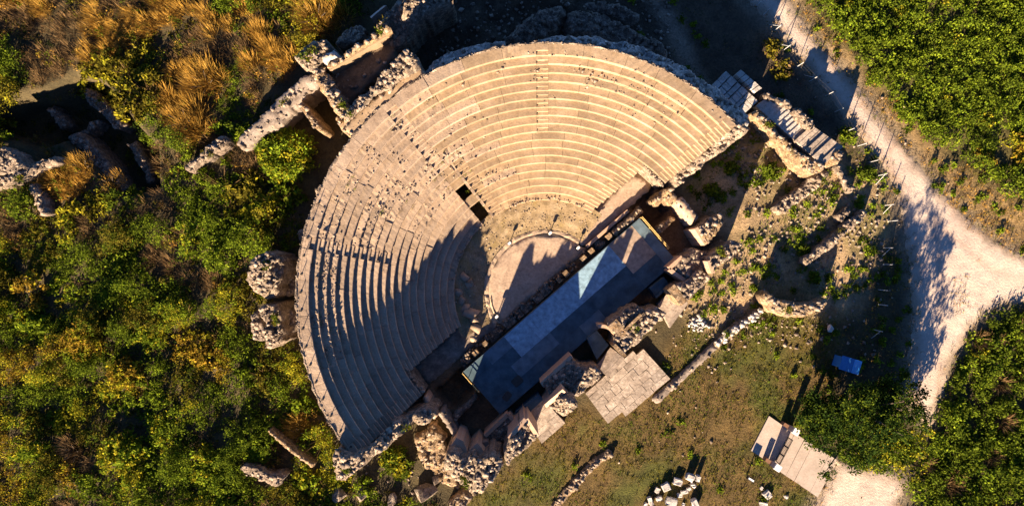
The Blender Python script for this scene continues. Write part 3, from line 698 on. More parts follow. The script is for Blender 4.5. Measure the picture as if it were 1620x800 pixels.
facing(t, S4, 6.3, (0,))
S4b = [(857, 608), (905, 564), (912, 575), (926, 581), (942, 577), (956, 592), (932, 612), (917, 628), (903, 624), (892, 614), (871, 628)]
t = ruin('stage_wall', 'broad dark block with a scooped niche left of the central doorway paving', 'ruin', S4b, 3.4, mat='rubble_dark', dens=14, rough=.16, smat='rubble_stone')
facing(t, S4b, 3.3, (0,))
S6 = [(961, 514), (990, 488), (1008, 482), (1021, 492), (1038, 484), (1054, 495), (1015, 538), (988, 563), (971, 546), (974, 530)]
t = ruin('stage_wall', 'long sunlit rubble pier right of the central doorway paving', 'ruin', S6, 3.7, dens=24, rough=0.25)
for pts, z in (([(961, 516), (975, 504), (992, 524), (984, 534)], 3.75), ([(986, 521), (1012, 496), (1015, 499), (989, 525)], 4.0), ([(969, 547), (973, 543), (991, 561), (987, 565)], 3.8)):
    MB().prism([tuple(P(a, b, z)) for a, b in pts], 0, z + .15).build('brick_course', 'rubble_orange', t)
# curved niche wall
nw = thing('niche_wall', 'thin curved brick niche wall beside the central doorway', 'ruin', (*P(968, 535, 3), 0))
cn = P(951, 540, 3.0); pr = [cn + 1.15 * np.array([math.cos(a), math.sin(a)]) for a in np.linspace(-0.45, 1.75, 14)]; po = [cn + 1.42 * np.array([math.cos(a), math.sin(a)]) for a in np.linspace(-0.45, 1.75, 14)]
MB().add([(*q, z_) for z_ in (-.2, 3.2) for q in pr + po], [(i, i + 1, 29 + i, 28 + i)[::-1] for i in range(13)] + [(14 + i, 15 + i, 43 + i, 42 + i) for i in range(13)] + [(28 + i, 29 + i, 43 + i, 42 + i)[::-1] for i in range(13)] + [(0, 14, 42, 28)[::-1], (13, 27, 55, 41)]).build('curved_wall', 'brick', nw)
S8 = [(1065, 451), (1080, 446), (1110, 427), (1127, 438), (1106, 458), (1086, 477)]
t = ruin('stage_wall', 'white rubble pier with an orange brick end facing the right doorway steps', 'ruin', S8, 3.4, dens=26, rough=.25); facing(t, S8, 3.4, (5,), mat='rubble_orange', w=.7)
S9 = [(1122, 412), (1140, 394), (1162, 380), (1178, 388), (1150, 412), (1129, 432)]
t = ruin('stage_wall', 'tall rubble pier at the right end of the stage building facing the garden', 'ruin', S9, 4.6, dens=26, rough=.35); facing(t, S9, 4.5, (5,), mat='brick', w=.3)
S10 = [(1059, 425), (1080, 407), (1099, 391), (1121, 399), (1121, 422), (1084, 443)]
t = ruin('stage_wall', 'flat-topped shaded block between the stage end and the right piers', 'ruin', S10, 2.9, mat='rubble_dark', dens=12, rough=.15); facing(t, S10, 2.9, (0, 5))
S11 = [(1102, 360), (1122, 345), (1137, 338), (1148, 352), (1132, 374), (1118, 386)]
t = ruin('stage_wall', 'square rubble block with an orange brick side beyond the stage end', 'ruin', S11, 4.0, dens=22, rough=.25, mat='rubble_orange'); facing(t, S11, 3.9, (5,))
# thresholds with steps
def slabs(name, label, corner, nu, nv, z, mat='slab', drop=0.0, jit=0.2, cat='paving', skip=(), e=0.0018):
    """paving of single slabs on a bilinear quad of four pixel corners"""
    q = [np.array(P(a, b, z)) for a, b in corner]; c = np.mean(q, 0)
    t = thing(name, label, cat, (*c, 0)); r = np.random.default_rng(SEED[0]); SEED[0] += 1
    bl = lambda s, w: (q[0] * (1 - s) + q[1] * s) * (1 - w) + (q[3] * (1 - s) + q[2] * s) * w
    rc = [0] + [(j + r.uniform(-jit, jit)) / nv for j in range(1, nv)] + [1]
    for j in range(nv):
        cuts = [0]; n = max(1, nu + int(r.integers(-1, 2)) if nu > 2 else nu)
        for i in range(1, n): cuts.append((i + r.uniform(-jit, jit)) / n)
        cuts.append(1)
        for i in range(n):
            if (i, j) in skip: continue
            a, b = cuts[i] + e, cuts[i + 1] - e; w0, w1 = rc[j] + e, rc[j + 1] - e
            zz = z - drop * j + r.uniform(-0.018, 0.018)
            jt = lambda: r.uniform(-.02, .02, 2)
            MB().prism([tuple(bl(a, w0) + jt()), tuple(bl(b, w0) + jt()), tuple(bl(b, w1) + jt()), tuple(bl(a, w1) + jt())], -0.2, zz).build('slab', mat, t)
    EXCL.append([tuple(x) for x in q]); return t
slabs('threshold_steps', 'narrow doorway slab, half in sun, between the left and middle piers', [(822, 650), (857, 627), (894, 670), (857, 702)], 2, 6, 0.75, drop=0.04, mat='slab_pale')
slabs('doorway_paving', 'broad pale stone paving in front of the central doorway', [(926, 622), (1012, 545), (1061, 599), (967, 678)], 6, 6, 0.45, drop=0.015, jit=.38, skip=((6, 0), (0, 5)), e=.0028, mat='slab_pale')
slabs('threshold_steps', 'stone steps rising to the central doorway beside the curved niche', [(944, 578), (966, 549), (990, 568), (962, 598)], 1, 5, 0.9, drop=0.07)
slabs('threshold_steps', 'pale stone steps of the right doorway below the orange brick end', [(1041, 481), (1066, 452), (1090, 480), (1061, 519)], 2, 6, 0.85, drop=0.05, mat='slab_pale')
slabs('stage_steps', 'dark steps at the back of the stage before the central niche', [(929, 536), (944, 522), (964, 546), (945, 570)], 1, 4, 1.9, drop=0.12, mat='panel_dark')
slabs('stage_steps', 'dark grey steps at the back of the stage near the right doorway', [(1028, 455), (1050, 438), (1062, 452), (1040, 472)], 1, 4, 1.7, drop=0.1, mat='panel_dark')
slabs('stage_steps', 'dark steps at the back of the stage near the left piers', [(815, 652), (852, 622), (860, 632), (826, 664)], 1, 3, 1.5, drop=0.1, mat='panel_dark')
# side rooms of the stage
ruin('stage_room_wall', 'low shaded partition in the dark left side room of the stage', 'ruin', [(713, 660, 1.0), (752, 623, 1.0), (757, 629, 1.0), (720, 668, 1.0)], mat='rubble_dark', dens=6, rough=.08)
ruin('stage_room_wall', 'straight narrow slab wall closing the left side room of the stage', 'ruin', [(692, 652, 2.2), (700, 648, 2.2), (728, 690, 2.2), (719, 695, 2.2)], mat='slab', dens=4, rough=.05)
ruin('stage_room_wall', 'reddish brick pier at the inner corner of the left seating end', 'ruin', [(667, 630, 2.6), (674, 626, 2.6), (694, 657, 2.6), (686, 664, 2.6)], mat='brick', dens=0, rough=.05)
ruin('stage_room_wall', 'sunlit brick partition in the right side room beside the black pit', 'ruin', [(1038, 362, 1.1), (1063, 340, 1.1), (1070, 347, 1.1), (1044, 371, 1.1)], mat='rubble_orange', dens=8, rough=.08)
ruin('stage_room_wall', 'pale smooth slab wall closing the right side room of the stage', 'ruin', [(1068, 318, 2.6), (1080, 311, 2.6), (1106, 344, 2.6), (1096, 357, 2.6)], mat='floor_pink', dens=3, rough=.05)
ruin('stage_room_wall', 'stepped tan masonry corner beside the right side passage', 'ruin', [(1028, 318, 1.6), (1046, 300, 1.8), (1062, 296, 2.4), (1072, 312, 2.6), (1064, 326, 2.4), (1052, 316, 1.8), (1040, 326, 1.6)], mat='rubble_orange', dens=8, rough=.15)
ruin('stage_room_wall', 'low brick wall along the lower edge of the sunlit passage', 'ruin', [(966, 368, .95), (1012, 326, 1.0), (1020, 334, 1.0), (976, 374, .95)], mat='rubble_orange', dens=8, rough=.08)

# -- end walls of the seating
t = ruin('end_wall', 'long sunlit rubble wall closing the right end of the seating', 'wall', [(1066, 277, 4.0), (1112, 241, 5.4), (1158, 200, 7.1), (1172, 193, 7.3), (1186, 204, 7.2), (1152, 232, 5.8), (1112, 262, 4.6), (1082, 287, 3.8), (1072, 296, 3.4)], dens=26, rough=.12, erode=.1)
ruin('end_wall', 'tall rubble wall closing the left end of the seating', 'wall', [(525, 722, 7.8), (533, 712, 8.0), (556, 722, 8.3), (590, 702, 8.0), (618, 670, 7.2), (652, 655, 5.8), (670, 645, 5.0), (690, 655, 4.6), (667, 674, 4.8), (656, 666, 5.2), (628, 692, 6.8), (584, 728, 7.6), (548, 760, 7.8), (530, 760, 7.6)], dens=24, rough=.3)
ruin('rim_buttress', 'grey shaded band of rough masonry outside the upper right rim', 'wall', [(848, 74, 6.0), (851, 62, 5.6), (882, 55, 5.6), (928, 56, 5.6), (980, 66, 5.4), (1027, 79, 5.2), (1074, 101, 5.2), (1120, 131, 5.0), (1158, 160, 4.8), (1186, 184, 4.6), (1184, 200, 5.2), (1158, 196, 6.2), (1110, 152, 6.2), (1060, 118, 6.2), (1000, 94, 6.2), (940, 80, 6.2), (890, 72, 6.2)], dens=8, rough=.14, mat='rubble_pale')
ruin('rim_buttress', 'short grey shaded wedge of masonry outside the upper left rim', 'wall', [(668, 122, 5.2), (684, 97, 5.0), (718, 80, 5.0), (760, 69, 5.0), (800, 63, 5.0), (801, 80, 5.4), (760, 88, 6.0), (715, 108, 6.0), (690, 124, 6.0)], dens=6, rough=.12, mat='rubble_pale')
# -- the room at the upper left of the seating
ruin('terrace', 'flat tan terrace between the seating rim and the rubble wall, upper left', 'terrace', [(545, 204, 7.05), (563, 180, 7.05), (606, 146, 7.05), (660, 108, 7.05), (672, 112, 7.05), (676, 124, 7.05), (650, 138, 7.05), (613, 166, 7.05), (582, 197, 7.05), (560, 220, 7.05)], mat='seat_tan', dens=2, rough=.03, erode=.03)
ruin('room_wall', 'thick rubble wall with a rounded end between the room and the seating', 'ruin', [(545, 186, 7.4), (558, 160, 7.4), (576, 146, 7.5), (598, 126, 7.7), (618, 104, 8.0), (630, 86, 8.3), (646, 79, 8.5), (660, 87, 8.4), (663, 104, 8.2), (645, 116, 7.8), (606, 143, 7.6), (580, 163, 7.4), (560, 182, 7.4), (550, 194, 7.2)], dens=26, rough=.4)
ruin('room_floor_block', 'brown earth floor of the walled room beside the seating', 'floor', [(520, 116, 4.4), (612, 58, 4.4), (628, 62, 4.4), (622, 92, 4.4), (560, 158, 4.4), (540, 176, 4.4), (520, 150, 4.4)], mat='earth', dens=2, rough=.06)
t = ruin('room_wall', 'pale long wall with broken top on the far side of the room', 'ruin', [(512, 108, 6.0), (534, 92, 6.0), (545, 84, 6.2), (560, 72, 6.2), (574, 68, 6.2), (590, 54, 6.2), (612, 44, 6.2), (617, 50, 6.0), (578, 74, 6.0), (548, 92, 6.0), (524, 107, 6.0)], dens=16, rough=.2, erode=.05, mat='rubble_orange')
facing(t, [(616, 51, 5.8), (520, 109, 5.8)], 5.8, (0,), zb=4.0, w=.30, mat='seat_tan')
ruin('room_wall', 'rounded yellowish rubble stub at the far corner of the room', 'ruin', [(592, 38, 6.6), (600, 33, 6.7), (612, 36, 6.7), (619, 45, 6.6), (613, 54, 6.4), (602, 50, 6.4)], dens=30, rough=.3, mat='rubble_orange')
ruin('room_wall', 'slanting grey rubble mass behind the pale long wall of the room', 'ruin', [(528, 66, 3.8), (545, 48, 3.6), (562, 40, 4.0), (576, 44, 4.4), (572, 58, 4.8), (552, 70, 4.4), (538, 76, 4.2)], dens=14, rough=.25)
ruin('room_wall', 'broad rubble corner of the room standing over the golden scrub', 'ruin', [(465, 92, 5.6), (476, 78, 5.8), (495, 64, 5.8), (514, 62, 5.8), (524, 74, 5.6), (534, 84, 5.6), (520, 92, 5.8), (508, 98, 5.8), (498, 114, 5.8), (484, 106, 5.6)], dens=24, rough=.35)
ruin('room_wall', 'sunlit orange-edged wall running down the near side of the room', 'ruin', [(496, 114, 5.8), (510, 104, 5.8), (524, 122, 5.8), (530, 140, 6.0), (545, 160, 6.4), (556, 186, 6.6), (566, 200, 6.8), (556, 206, 6.6), (530, 178, 6.2), (508, 144, 5.8)], dens=18, rough=.2, mat='rubble_orange')
ruin('room_wall', 'pale stone block sitting inside the corner of the room', 'ruin', [(508, 92, 6.3), (530, 80, 6.3), (536, 88, 6.3), (513, 102, 6.3)], mat='marble', dens=2, rough=.1)
ruin('upper_ruin', 'grey broken wall with a sunlit rubble top at the upper edge', 'ruin', [(608, 62, 4.6), (600, 40, 4.6), (612, 18, 5.0), (632, -8, 5.4), (700, -12, 5.4), (716, 2, 5.4), (692, 12, 5.6), (668, 24, 5.6), (656, 40, 5.2), (640, 62, 4.8), (624, 78, 4.6)], dens=14, rough=.4)
t = thing('tilted_slab', 'bright bluish slab lying on a slope at the upper edge', 'slab', (*P(600, 18, 4), 0))
MB().prism([tuple(P(584, 24, 4)), tuple(P(606, 8, 4)), tuple(P(613, 12, 4)), tuple(P(588, 31, 4))], 0, [3.6, 3.8, 4.5, 4.3]).build('slab', 'marble', t)
# -- the long ruined wall running down to the left and rooms beside it
ruin('ramp_wall', 'wide pinkish ruined wall running down left from the room', 'wall', [(497, 114, 4.2), (504, 128, 4.2), (486, 148, 3.6), (462, 172, 3.2), (446, 196, 2.8), (420, 206, 2.4), (398, 226, 2.0), (382, 236, 1.8), (372, 226, 1.6), (392, 204, 2.0), (408, 190, 2.4), (430, 166, 2.8), (460, 136, 3.4), (478, 120, 4.0)], dens=5, rough=.14, mat='slab')
ruin('ramp_wall', 'narrow overgrown continuation of the pinkish wall in the scrub', 'wall', [(352, 214, 1.8), (362, 222, 1.8), (330, 248, 1.6), (298, 272, 1.4), (288, 264, 1.4), (318, 240, 1.6)], dens=16, rough=.25, mat='rubble_dark')
ruin('side_room_wall', 'thin sunlit wall of the small dark room below the ramp wall', 'ruin', [(472, 166, 3.6), (479, 160, 3.6), (494, 180, 3.6), (512, 202, 3.6), (506, 209, 3.6), (488, 190, 3.6)], dens=10, rough=.15, mat='rubble_orange')
ruin('side_room_wall', 'broken pale blocks between the small dark room and the rim', 'ruin', [(528, 186, 4.0), (540, 182, 4.0), (566, 204, 4.2), (562, 216, 4.0), (548, 214, 4.0)], dens=14, rough=.2, mat='rubble_orange')
# walls in the pit at the left
LW = [('weathered grey wall, widest of the ruins in the dark hollow at left', [(130, 146, 2.3), (136, 138, 2.3), (146, 140, 2.3), (166, 162, 2.3), (180, 176, 2.2), (198, 196, 2.2), (184, 206, 2.2), (168, 188, 2.2), (140, 166, 2.3)]),
      ('short cross wall joining the grey walls in the hollow', [(122, 212, 1.6), (152, 188, 1.7), (166, 192, 1.7), (134, 217, 1.6)]),
      ('long eroded wall slanting through the left hollow beside dry grass', [(104, 212, 2.0), (122, 208, 2.2), (140, 222, 2.2), (160, 246, 2.2), (182, 276, 2.2), (202, 298, 2.1), (186, 307, 2.1), (150, 270, 2.1), (126, 240, 2.0)]),
      ('slim free-standing wall with white edge stones right of the hollow', [(200, 230, 2.2), (212, 222, 2.2), (224, 240, 2.2), (238, 268, 2.2), (242, 288, 2.1), (234, 292, 2.1), (218, 262, 2.2)]),
      ('small grey wall stub at the top of the hollow', [(75, 172, 1.6), (84, 166, 1.6), (96, 180, 1.6), (106, 198, 1.7), (96, 206, 1.7), (84, 188, 1.6)]),
      ('dark rock-like ruin mass at the left picture edge', [(-20, 240, 1.8), (4, 230, 1.8), (26, 242, 1.8), (44, 262, 1.8), (24, 276, 1.8), (-20, 274, 1.8)]),
      ('sunlit yellowish wall below the dark mass at the left edge', [(-20, 284, 1.7), (20, 276, 1.7), (52, 258, 1.7), (86, 246, 1.8), (90, 256, 1.8), (56, 272, 1.7), (24, 290, 1.7), (-20, 300, 1.7)]),
      ('narrow broken wall end below the left hollow', [(44, 292, 1.4), (54, 288, 1.4), (70, 316, 1.4), (74, 338, 1.4), (62, 342, 1.4)])]
for i, (lab, pts) in enumerate(LW):
    if i < 5: pts = [(a, b, z - (3.5 if i != 2 else 2.7)) for a, b, z in pts]
    ruin('hollow_wall', lab, 'ruin', pts, dens=18, rough=.2, zbase=-4.2, mat='rubble_dark' if i not in (3, 6) else 'rubble')
# piers outside the left rim
t = ruin('rim_pier', 'big whitish rubble block outside the left rim, upper of the two', 'ruin', [(392, 428, 4.2), (396, 410, 4.3), (408, 402, 4.4), (438, 402, 4.4), (448, 412, 4.3), (446, 440, 4.2), (441, 466, 4.0), (424, 473, 3.8), (404, 464, 3.8), (393, 454, 3.8)], dens=22, rough=.45)
ruin('rubble_apron', 'x', 'x', [(446, 424, 2.2), (462, 428, 2.2), (468, 452, 2.0), (456, 470, 2.0), (444, 466, 2.2)], dens=14, parent=t, mat='rubble_dark')
t = ruin('rim_pier', 'ridged brown rubble block outside the left rim, lower of the two', 'ruin', [(406, 490, 4.4), (416, 482, 4.6), (434, 480, 4.6), (444, 496, 4.4), (447, 522, 4.4), (444, 544, 4.2), (424, 556, 4.0), (418, 548, 4.2), (420, 528, 4.3)], dens=22, rough=.4)
ruin('rubble_apron', 'x', 'x', [(396, 500, 2.6), (406, 490, 2.8), (420, 528, 2.8), (414, 542, 2.6), (398, 536, 2.4)], dens=14, parent=t, mat='rubble_dark')
ruin('rubble_apron', 'x', 'x', [(446, 486, 2.6), (464, 494, 2.4), (470, 518, 2.2), (450, 534, 2.6)], dens=14, parent=t, mat='rubble_dark')
ruin('rim_pier', 'small grey pier stub hugging the left rim near the stair', 'ruin', [(468, 364, 3.0), (482, 360, 3.0), (488, 380, 3.0), (474, 388, 3.0)], dens=16, rough=.3)
ruin('rim_pier', 'small grey pier stub hugging the rim below the bright green bush', 'ruin', [(496, 298, 3.0), (510, 294, 3.0), (514, 310, 3.0), (500, 316, 3.0)], dens=16, rough=.3)
ruin('low_wall', 'thin straight sunlit wall edge in the scrub at lower left', 'wall', [(422, 682, 1.4), (427, 678, 1.4), (462, 708, 1.4), (497, 734, 1.4), (493, 740, 1.4), (456, 714, 1.4)], dens=4, rough=.06, cell=.11, mat='rubble_orange')
ruin('low_wall', 'dark grey wall remnant sunk in the bushes at lower left', 'wall', [(376, 740, 1.6), (390, 734, 1.6), (420, 748, 1.6), (452, 752, 1.6), (440, 768, 1.6), (412, 762, 1.2), (386, 750, 1.2)], dens=12, rough=.25, mat='rubble_dark')
# boulders and scree below the left end wall
BOUL = [((675, 778), 1.9, 'large pale grey boulder at the bottom edge below the stage corner'), ((540, 778), 1.5, 'brown boulder at the bottom edge below the left end wall'), ((574, 775), 1.4, 'mossy boulder right of the brown one at the bottom edge'), ((622, 786), 1.2, 'low dark boulder at the bottom edge'), ((690, 758), 1.0, 'flat pale rock just above the large grey boulder'),
        ((1312, 520), .8, 'single white rock right of the curved apse wall'), ((1207, 478), .6, 'small white rock at the left tip of the apse wall')]
def boulder(px, s, label, mat, seed, name='boulder'):
    r = np.random.default_rng(seed); x, y = P(*px)
    import bmesh
    bm = bmesh.new(); bmesh.ops.create_icosphere(bm, subdivisions=2, radius=0.5)
    for v in bm.verts:
        d = np.array(v.co); n = 0.74 + 0.6 * vnoise(d[0] * 3.4 + seed, d[1] * 3.4 + d[2] * 4.1, seed); v.co *= float(n)
    for _ in range(9):                                  # broken flat faces
        q = r.normal(0, 1, 3); q /= np.linalg.norm(q); lim = r.uniform(.26, .38)
        for v in bm.verts:
            h_ = float(np.dot(np.array(v.co), q))
            if h_ > lim: v.co -= Vector(q * (h_ - lim))
    V = np.array([v.co for v in bm.verts]) * s * np.array([1.15, .9, .72]); a = r.uniform(0, 6.28); F = [tuple(v.index for v in f.verts) for f in bm.faces]; bm.free()
    X = V[:, 0] * math.cos(a) - V[:, 1] * math.sin(a); Y = V[:, 0] * math.sin(a) + V[:, 1] * math.cos(a)
    V = np.stack([X + x, Y + y, V[:, 2] + s * .22 + float(gz(x, y))], 1)
    return tag(obj(name, V, F, mat), label, 'rock')
for i, (p, s, lab) in enumerate(BOUL): boulder(p, s, lab, 'rubble' if i not in (5, 6) else 'marble', 300 + i)
ruin('scree_bank', 'rough tan rubble bank between the left end wall and the stage corner', 'ruin', [(655, 690, .6), (690, 668, .9), (705, 690, .9), (712, 740, .6), (730, 775, .4), (690, 760, .3), (660, 720, .4)], dens=8, rough=.3, mat='rubble_orange', zbase=-.5)
ruin('low_wall', 'broken pale wall foot at the bottom below the stage corner', 'wall', [(706, 800, .9), (735, 775, 1.0), (748, 788, 1.0), (728, 812, .9)], dens=10, rough=.15, mat='rubble_orange')

# -- garden at the right
ruin('garden_wall', 'straight low wall slanting down from the old staircase', 'wall', [(1222, 328, .8), (1260, 300, .9), (1298, 268, 1.1), (1314, 272, 1.1), (1288, 302, .9), (1236, 340, .8)], dens=20, rough=.15)
ruin('garden_wall', 'longest straight low wall in the garden ruins, near the fence', 'wall', [(1268, 414, .9), (1320, 370, 1.0), (1366, 330, 1.0), (1376, 338, 1.0), (1330, 380, 1.0), (1280, 422, .9)], dens=20, rough=.15)
ruin('garden_wall', 'short wall stub beside the longest garden wall', 'wall', [(1322, 342, .8), (1342, 326, .9), (1350, 334, .9), (1332, 352, .8)], dens=18, rough=.15)
ruin('garden_wall', 'short wall running from the staircase top toward the fence', 'wall', [(1322, 262, .8), (1330, 258, .8), (1352, 300, .7), (1346, 308, .7)], dens=14, rough=.15)
ruin('apse_wall', 'crescent-shaped apse wall casting an oval shadow in the garden', 'wall', [(1207, 470, 1.9), (1214, 460, 2.0), (1226, 469, 2.1), (1248, 478, 2.2), (1272, 481, 2.2), (1292, 479, 2.1), (1308, 473, 1.9), (1312, 480, 1.7), (1298, 490, 1.8), (1272, 501, 1.9), (1246, 502, 1.9), (1222, 494, 1.8), (1210, 482, 1.7)], dens=22, rough=.15, mat='rubble_orange')
ruin('path_wall', 'low wall with a heap of white stones left of the apse', 'wall', [(1128, 542, .5), (1164, 512, .6), (1204, 486, .7), (1210, 492, .7), (1170, 524, .6), (1136, 552, .5)], dens=16, ssize=(.14, .2), smat='marble', rough=.1)
ruin('path_wall', 'flat grey wall top running from the doorway paving to the white stone heap', 'wall', [(1030, 632, .3), (1080, 588, .35), (1130, 541, .4), (1136, 551, .4), (1090, 594, .35), (1040, 640, .3)], dens=3, rough=.04, mat='slab')
ruin('path_wall', 'crumbled low wall line in the grass at the bottom', 'wall', [(868, 802, .2), (905, 758, .25), (938, 726, .3), (962, 710, .3), (972, 718, .3), (946, 738, .3), (902, 782, .25), (884, 806, .2)], dens=16, rough=.1, mat='rubble_orange')
t = thing('stone_heap', 'small heap of white stones beside the right doorway steps', 'stones', (*P(1104, 512), 0))
r = np.random.default_rng(5); n = 60; q = np.array([P(1104 + r.normal(0, 7), 512 + r.normal(0, 6)) for _ in range(n)]); v, f = stones(np.column_stack([q, np.full(n, .1)]), r.uniform(.12, .34, n), r); obj('stones', v, f, 'marble', t, kind='stuff')

# -- old staircase in the upper right
sc = thing('old_staircase', 'old stone staircase rising beside the upper right rim', 'stairs', (*P(1260, 205, 1), 0))
a0, a1 = (1196, 168), (1216, 152); b0, b1 = (1302, 262), (1334, 232); ns = 19
for i in range(ns):
    s0, s1 = i / ns, (i + 1) / ns; z = 0.9 + 2.0 * s0 + (rng.uniform(-.10, .10) if i > 9 else rng.uniform(-.02, .02))
    c = [P(a0[0] + (b0[0] - a0[0]) * s0, a0[1] + (b0[1] - a0[1]) * s0, z), P(a1[0] + (b1[0] - a1[0]) * s0, a1[1] + (b1[1] - a1[1]) * s0, z), P(a1[0] + (b1[0] - a1[0]) * s1, a1[1] + (b1[1] - a1[1]) * s1, z), P(a0[0] + (b0[0] - a0[0]) * s1, a0[1] + (b0[1] - a0[1]) * s1, z)]
    MB().prism([tuple(q) for q in c], -0.2, z).build('step', 'marble' if i < 10 else 'slab_pale', sc)
slabs('stair_landing', 'paved landing of large slabs at the head of the old staircase', [(1126, 135), (1148, 112), (1200, 160), (1172, 186)], 4, 6, 0.95, mat='marble', e=.011, jit=.35)
slabs('slab_row', 'row of loose rectangular slabs beside the paved landing', [(1164, 117), (1172, 110), (1206, 140), (1196, 147)], 1, 5, 1.25, mat='marble', e=.012)
ruin('stair_wall', 'sunlit crumbling side wall along the lower flank of the old staircase', 'wall', [(1187, 180, 1.6), (1196, 174, 1.6), (1212, 182, 1.7), (1228, 204, 1.9), (1252, 228, 2.2), (1280, 246, 2.6), (1304, 258, 2.9), (1308, 268, 2.9), (1286, 277, 2.6), (1262, 256, 2.3), (1236, 228, 2.0), (1208, 200, 1.7)], dens=18, rough=.2, mat='rubble_orange')
ruin('stair_wall', 'short rubble wall on the upper flank of the old staircase', 'wall', [(1254, 176, 2.2), (1262, 170, 2.2), (1278, 182, 2.4), (1292, 198, 2.6), (1284, 206, 2.6), (1266, 192, 2.4)], dens=26, rough=.25)
ruin('stair_wall', 'dark low wall between the landing and the staircase flank', 'wall', [(1206, 150, 1.2), (1216, 144, 1.2), (1256, 168, 1.6), (1248, 178, 1.6)], dens=8, rough=.2, mat='rubble_dark')
ruin('stair_wall', 'orange lichen-covered stone block at the top of the old staircase', 'wall', [(1314, 246, 3.1), (1326, 236, 3.1), (1338, 238, 3.1), (1334, 250, 3.0), (1322, 262, 2.9)], dens=18, rough=.25, mat='rubble_orange')
# low broken ruins in the shade behind the rim
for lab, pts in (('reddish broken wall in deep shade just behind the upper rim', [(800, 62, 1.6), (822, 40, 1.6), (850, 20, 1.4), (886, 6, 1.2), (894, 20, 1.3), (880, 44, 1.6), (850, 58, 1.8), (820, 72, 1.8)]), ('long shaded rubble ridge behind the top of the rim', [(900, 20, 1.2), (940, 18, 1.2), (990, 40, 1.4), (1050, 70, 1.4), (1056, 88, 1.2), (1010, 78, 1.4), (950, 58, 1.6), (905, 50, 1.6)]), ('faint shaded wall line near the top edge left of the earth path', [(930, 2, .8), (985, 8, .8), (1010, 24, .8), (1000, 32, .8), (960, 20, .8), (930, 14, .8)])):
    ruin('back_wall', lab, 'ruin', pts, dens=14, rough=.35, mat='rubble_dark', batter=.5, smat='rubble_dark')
t = thing('stone_scatter', 'loose stones scattered over the shaded ground behind the rim', 'stones', (*P(900, 30), 0))
q = np.array([P(rng.uniform(690, 1060), rng.uniform(-5, 95)) for _ in range(500)]); q = q[np.hypot(q[:, 0] - CX, q[:, 1] - CY) > RIM + .3]
v, f = stones(np.column_stack([q, gz(q[:, 0], q[:, 1]) + .03]), rng.uniform(.08, .3, len(q))); obj('stones', v, f, 'rubble_stone', t, kind='stuff')
t['kind'] = 'stuff'

# ------------------------------------------------------------------ fence, gate and small things
FP = [(1196, 10), (1207, 24), (1225, 49), (1239, 80), (1259, 107), (1280, 129), (1305, 152), (1321, 177), (1338, 208), (1357, 231), (1374, 257), (1388, 278), (1399, 325), (1404, 350), (1398, 392), (1396, 418), (1390, 458), (1389, 481), (1381, 521)]
fence = thing('wire_fence', 'thin wire fence on pale metal posts along the left edge of the road', 'fence', (*P(1350, 230), 0))
tops = []
for i, (a, b) in enumerate(FP):
    x, y = P(a, b); z = float(gz(x, y)); h = 1.55
    MB().tube([(x, y, z - .1), (x, y, z + h)], 0.032, 6).build('post', 'galvanised', fence)
    if i in (2, 3, 5, 11, 12, 14, 18):
        q = P(a - 8, b - 10) if i < 10 else P(a - 3, b + 14); MB().tube([(*q, z), (x, y, z + h * .8)], 0.022, 5).build('brace', 'galvanised', fence)
    tops.append((x, y, z))
for a, b in zip(tops[:-1], tops[1:]):
    w = MB()
    for hh in (0.15, 0.6, 1.05, 1.5): w.tube([(a[0], a[1], a[2] + hh), (b[0], b[1], b[2] + hh)], 0.004, 3)
    w.build('wire', 'dark_metal', fence)

# gate with two pillars on a paved ramp
slabs('gate_ramp', 'pinkish concrete ramp on the grass side of the gate', [(1217, 657), (1250, 680), (1222, 735), (1188, 712)], 1, 1, 0.14, mat='concrete')
slabs('gate_paving', 'large pale concrete slabs behind the gate, with open joints', [(1258, 685), (1324, 727), (1294, 786), (1229, 742)], 4, 1, 0.16, mat='concrete', jit=.12)
slabs('gate_threshold', 'narrow grey concrete strip under the gate', [(1250.6, 680.4), (1257.4, 684.6), (1228.4, 741.6), (1222.6, 735.4)], 1, 1, 0.15, mat='concrete')
def pillar(px, label):
    x, y = P(px[0], px[1], 1.7); t = thing('gate_pillar', label, 'pillar', (x, y, 0), 'gate pillars'); a = math.radians(-33)
    MB().box((x, y, 0), (0.46, 0.46, 1.5), a).build('shaft', 'concrete', t); MB().box((x, y, 1.502), (0.54, 0.54, 0.2), a, .04).build('cap', 'white_paint', t)
    d = np.array([math.cos(a), math.sin(a)]); q = np.array([x, y]) - d * 0.60
    MB().box((q[0], q[1], 0), (0.46, 0.30, 0.8), a).build('gate_post', 'rust_brown', t)
pillar((1260, 683), 'white-capped gate pillar nearer the tree'); pillar((1231, 740), 'white-capped gate pillar farther from the tree')
gate = thing('metal_gate', 'brown barred metal gate of three panels between two pillars', 'gate', (*P(1238, 708), 0))
g0, g1 = P(1246, 690), P(1226, 728)
for i in range(3):
    a = g0 + (g1 - g0) * (i / 3 + .012); b = g0 + (g1 - g0) * ((i + 1) / 3 - .012); m_ = MB()
    for z in (.2, 1.1): m_.tube([(*a, z), (*b, z)], .035, 5)
    m_.tube([(*a, .18), (*a, 1.12)], .05, 5).tube([(*b, .18), (*b, 1.12)], .05, 5); fr = m_.build('frame', 'dark_metal', gate)
    for k in range(1, 7):
        q = a + (b - a) * k / 7; MB().tube([(*q, .2), (*q, 1.1)], .022, 5).build('bar', 'rust_brown', gate)
sg = thing('information_sign', 'small black and white sign box on a post in the grass left of the gate', 'sign', (*P(1181, 751), 0)); x, y = P(1181, 751); a = math.radians(-32)
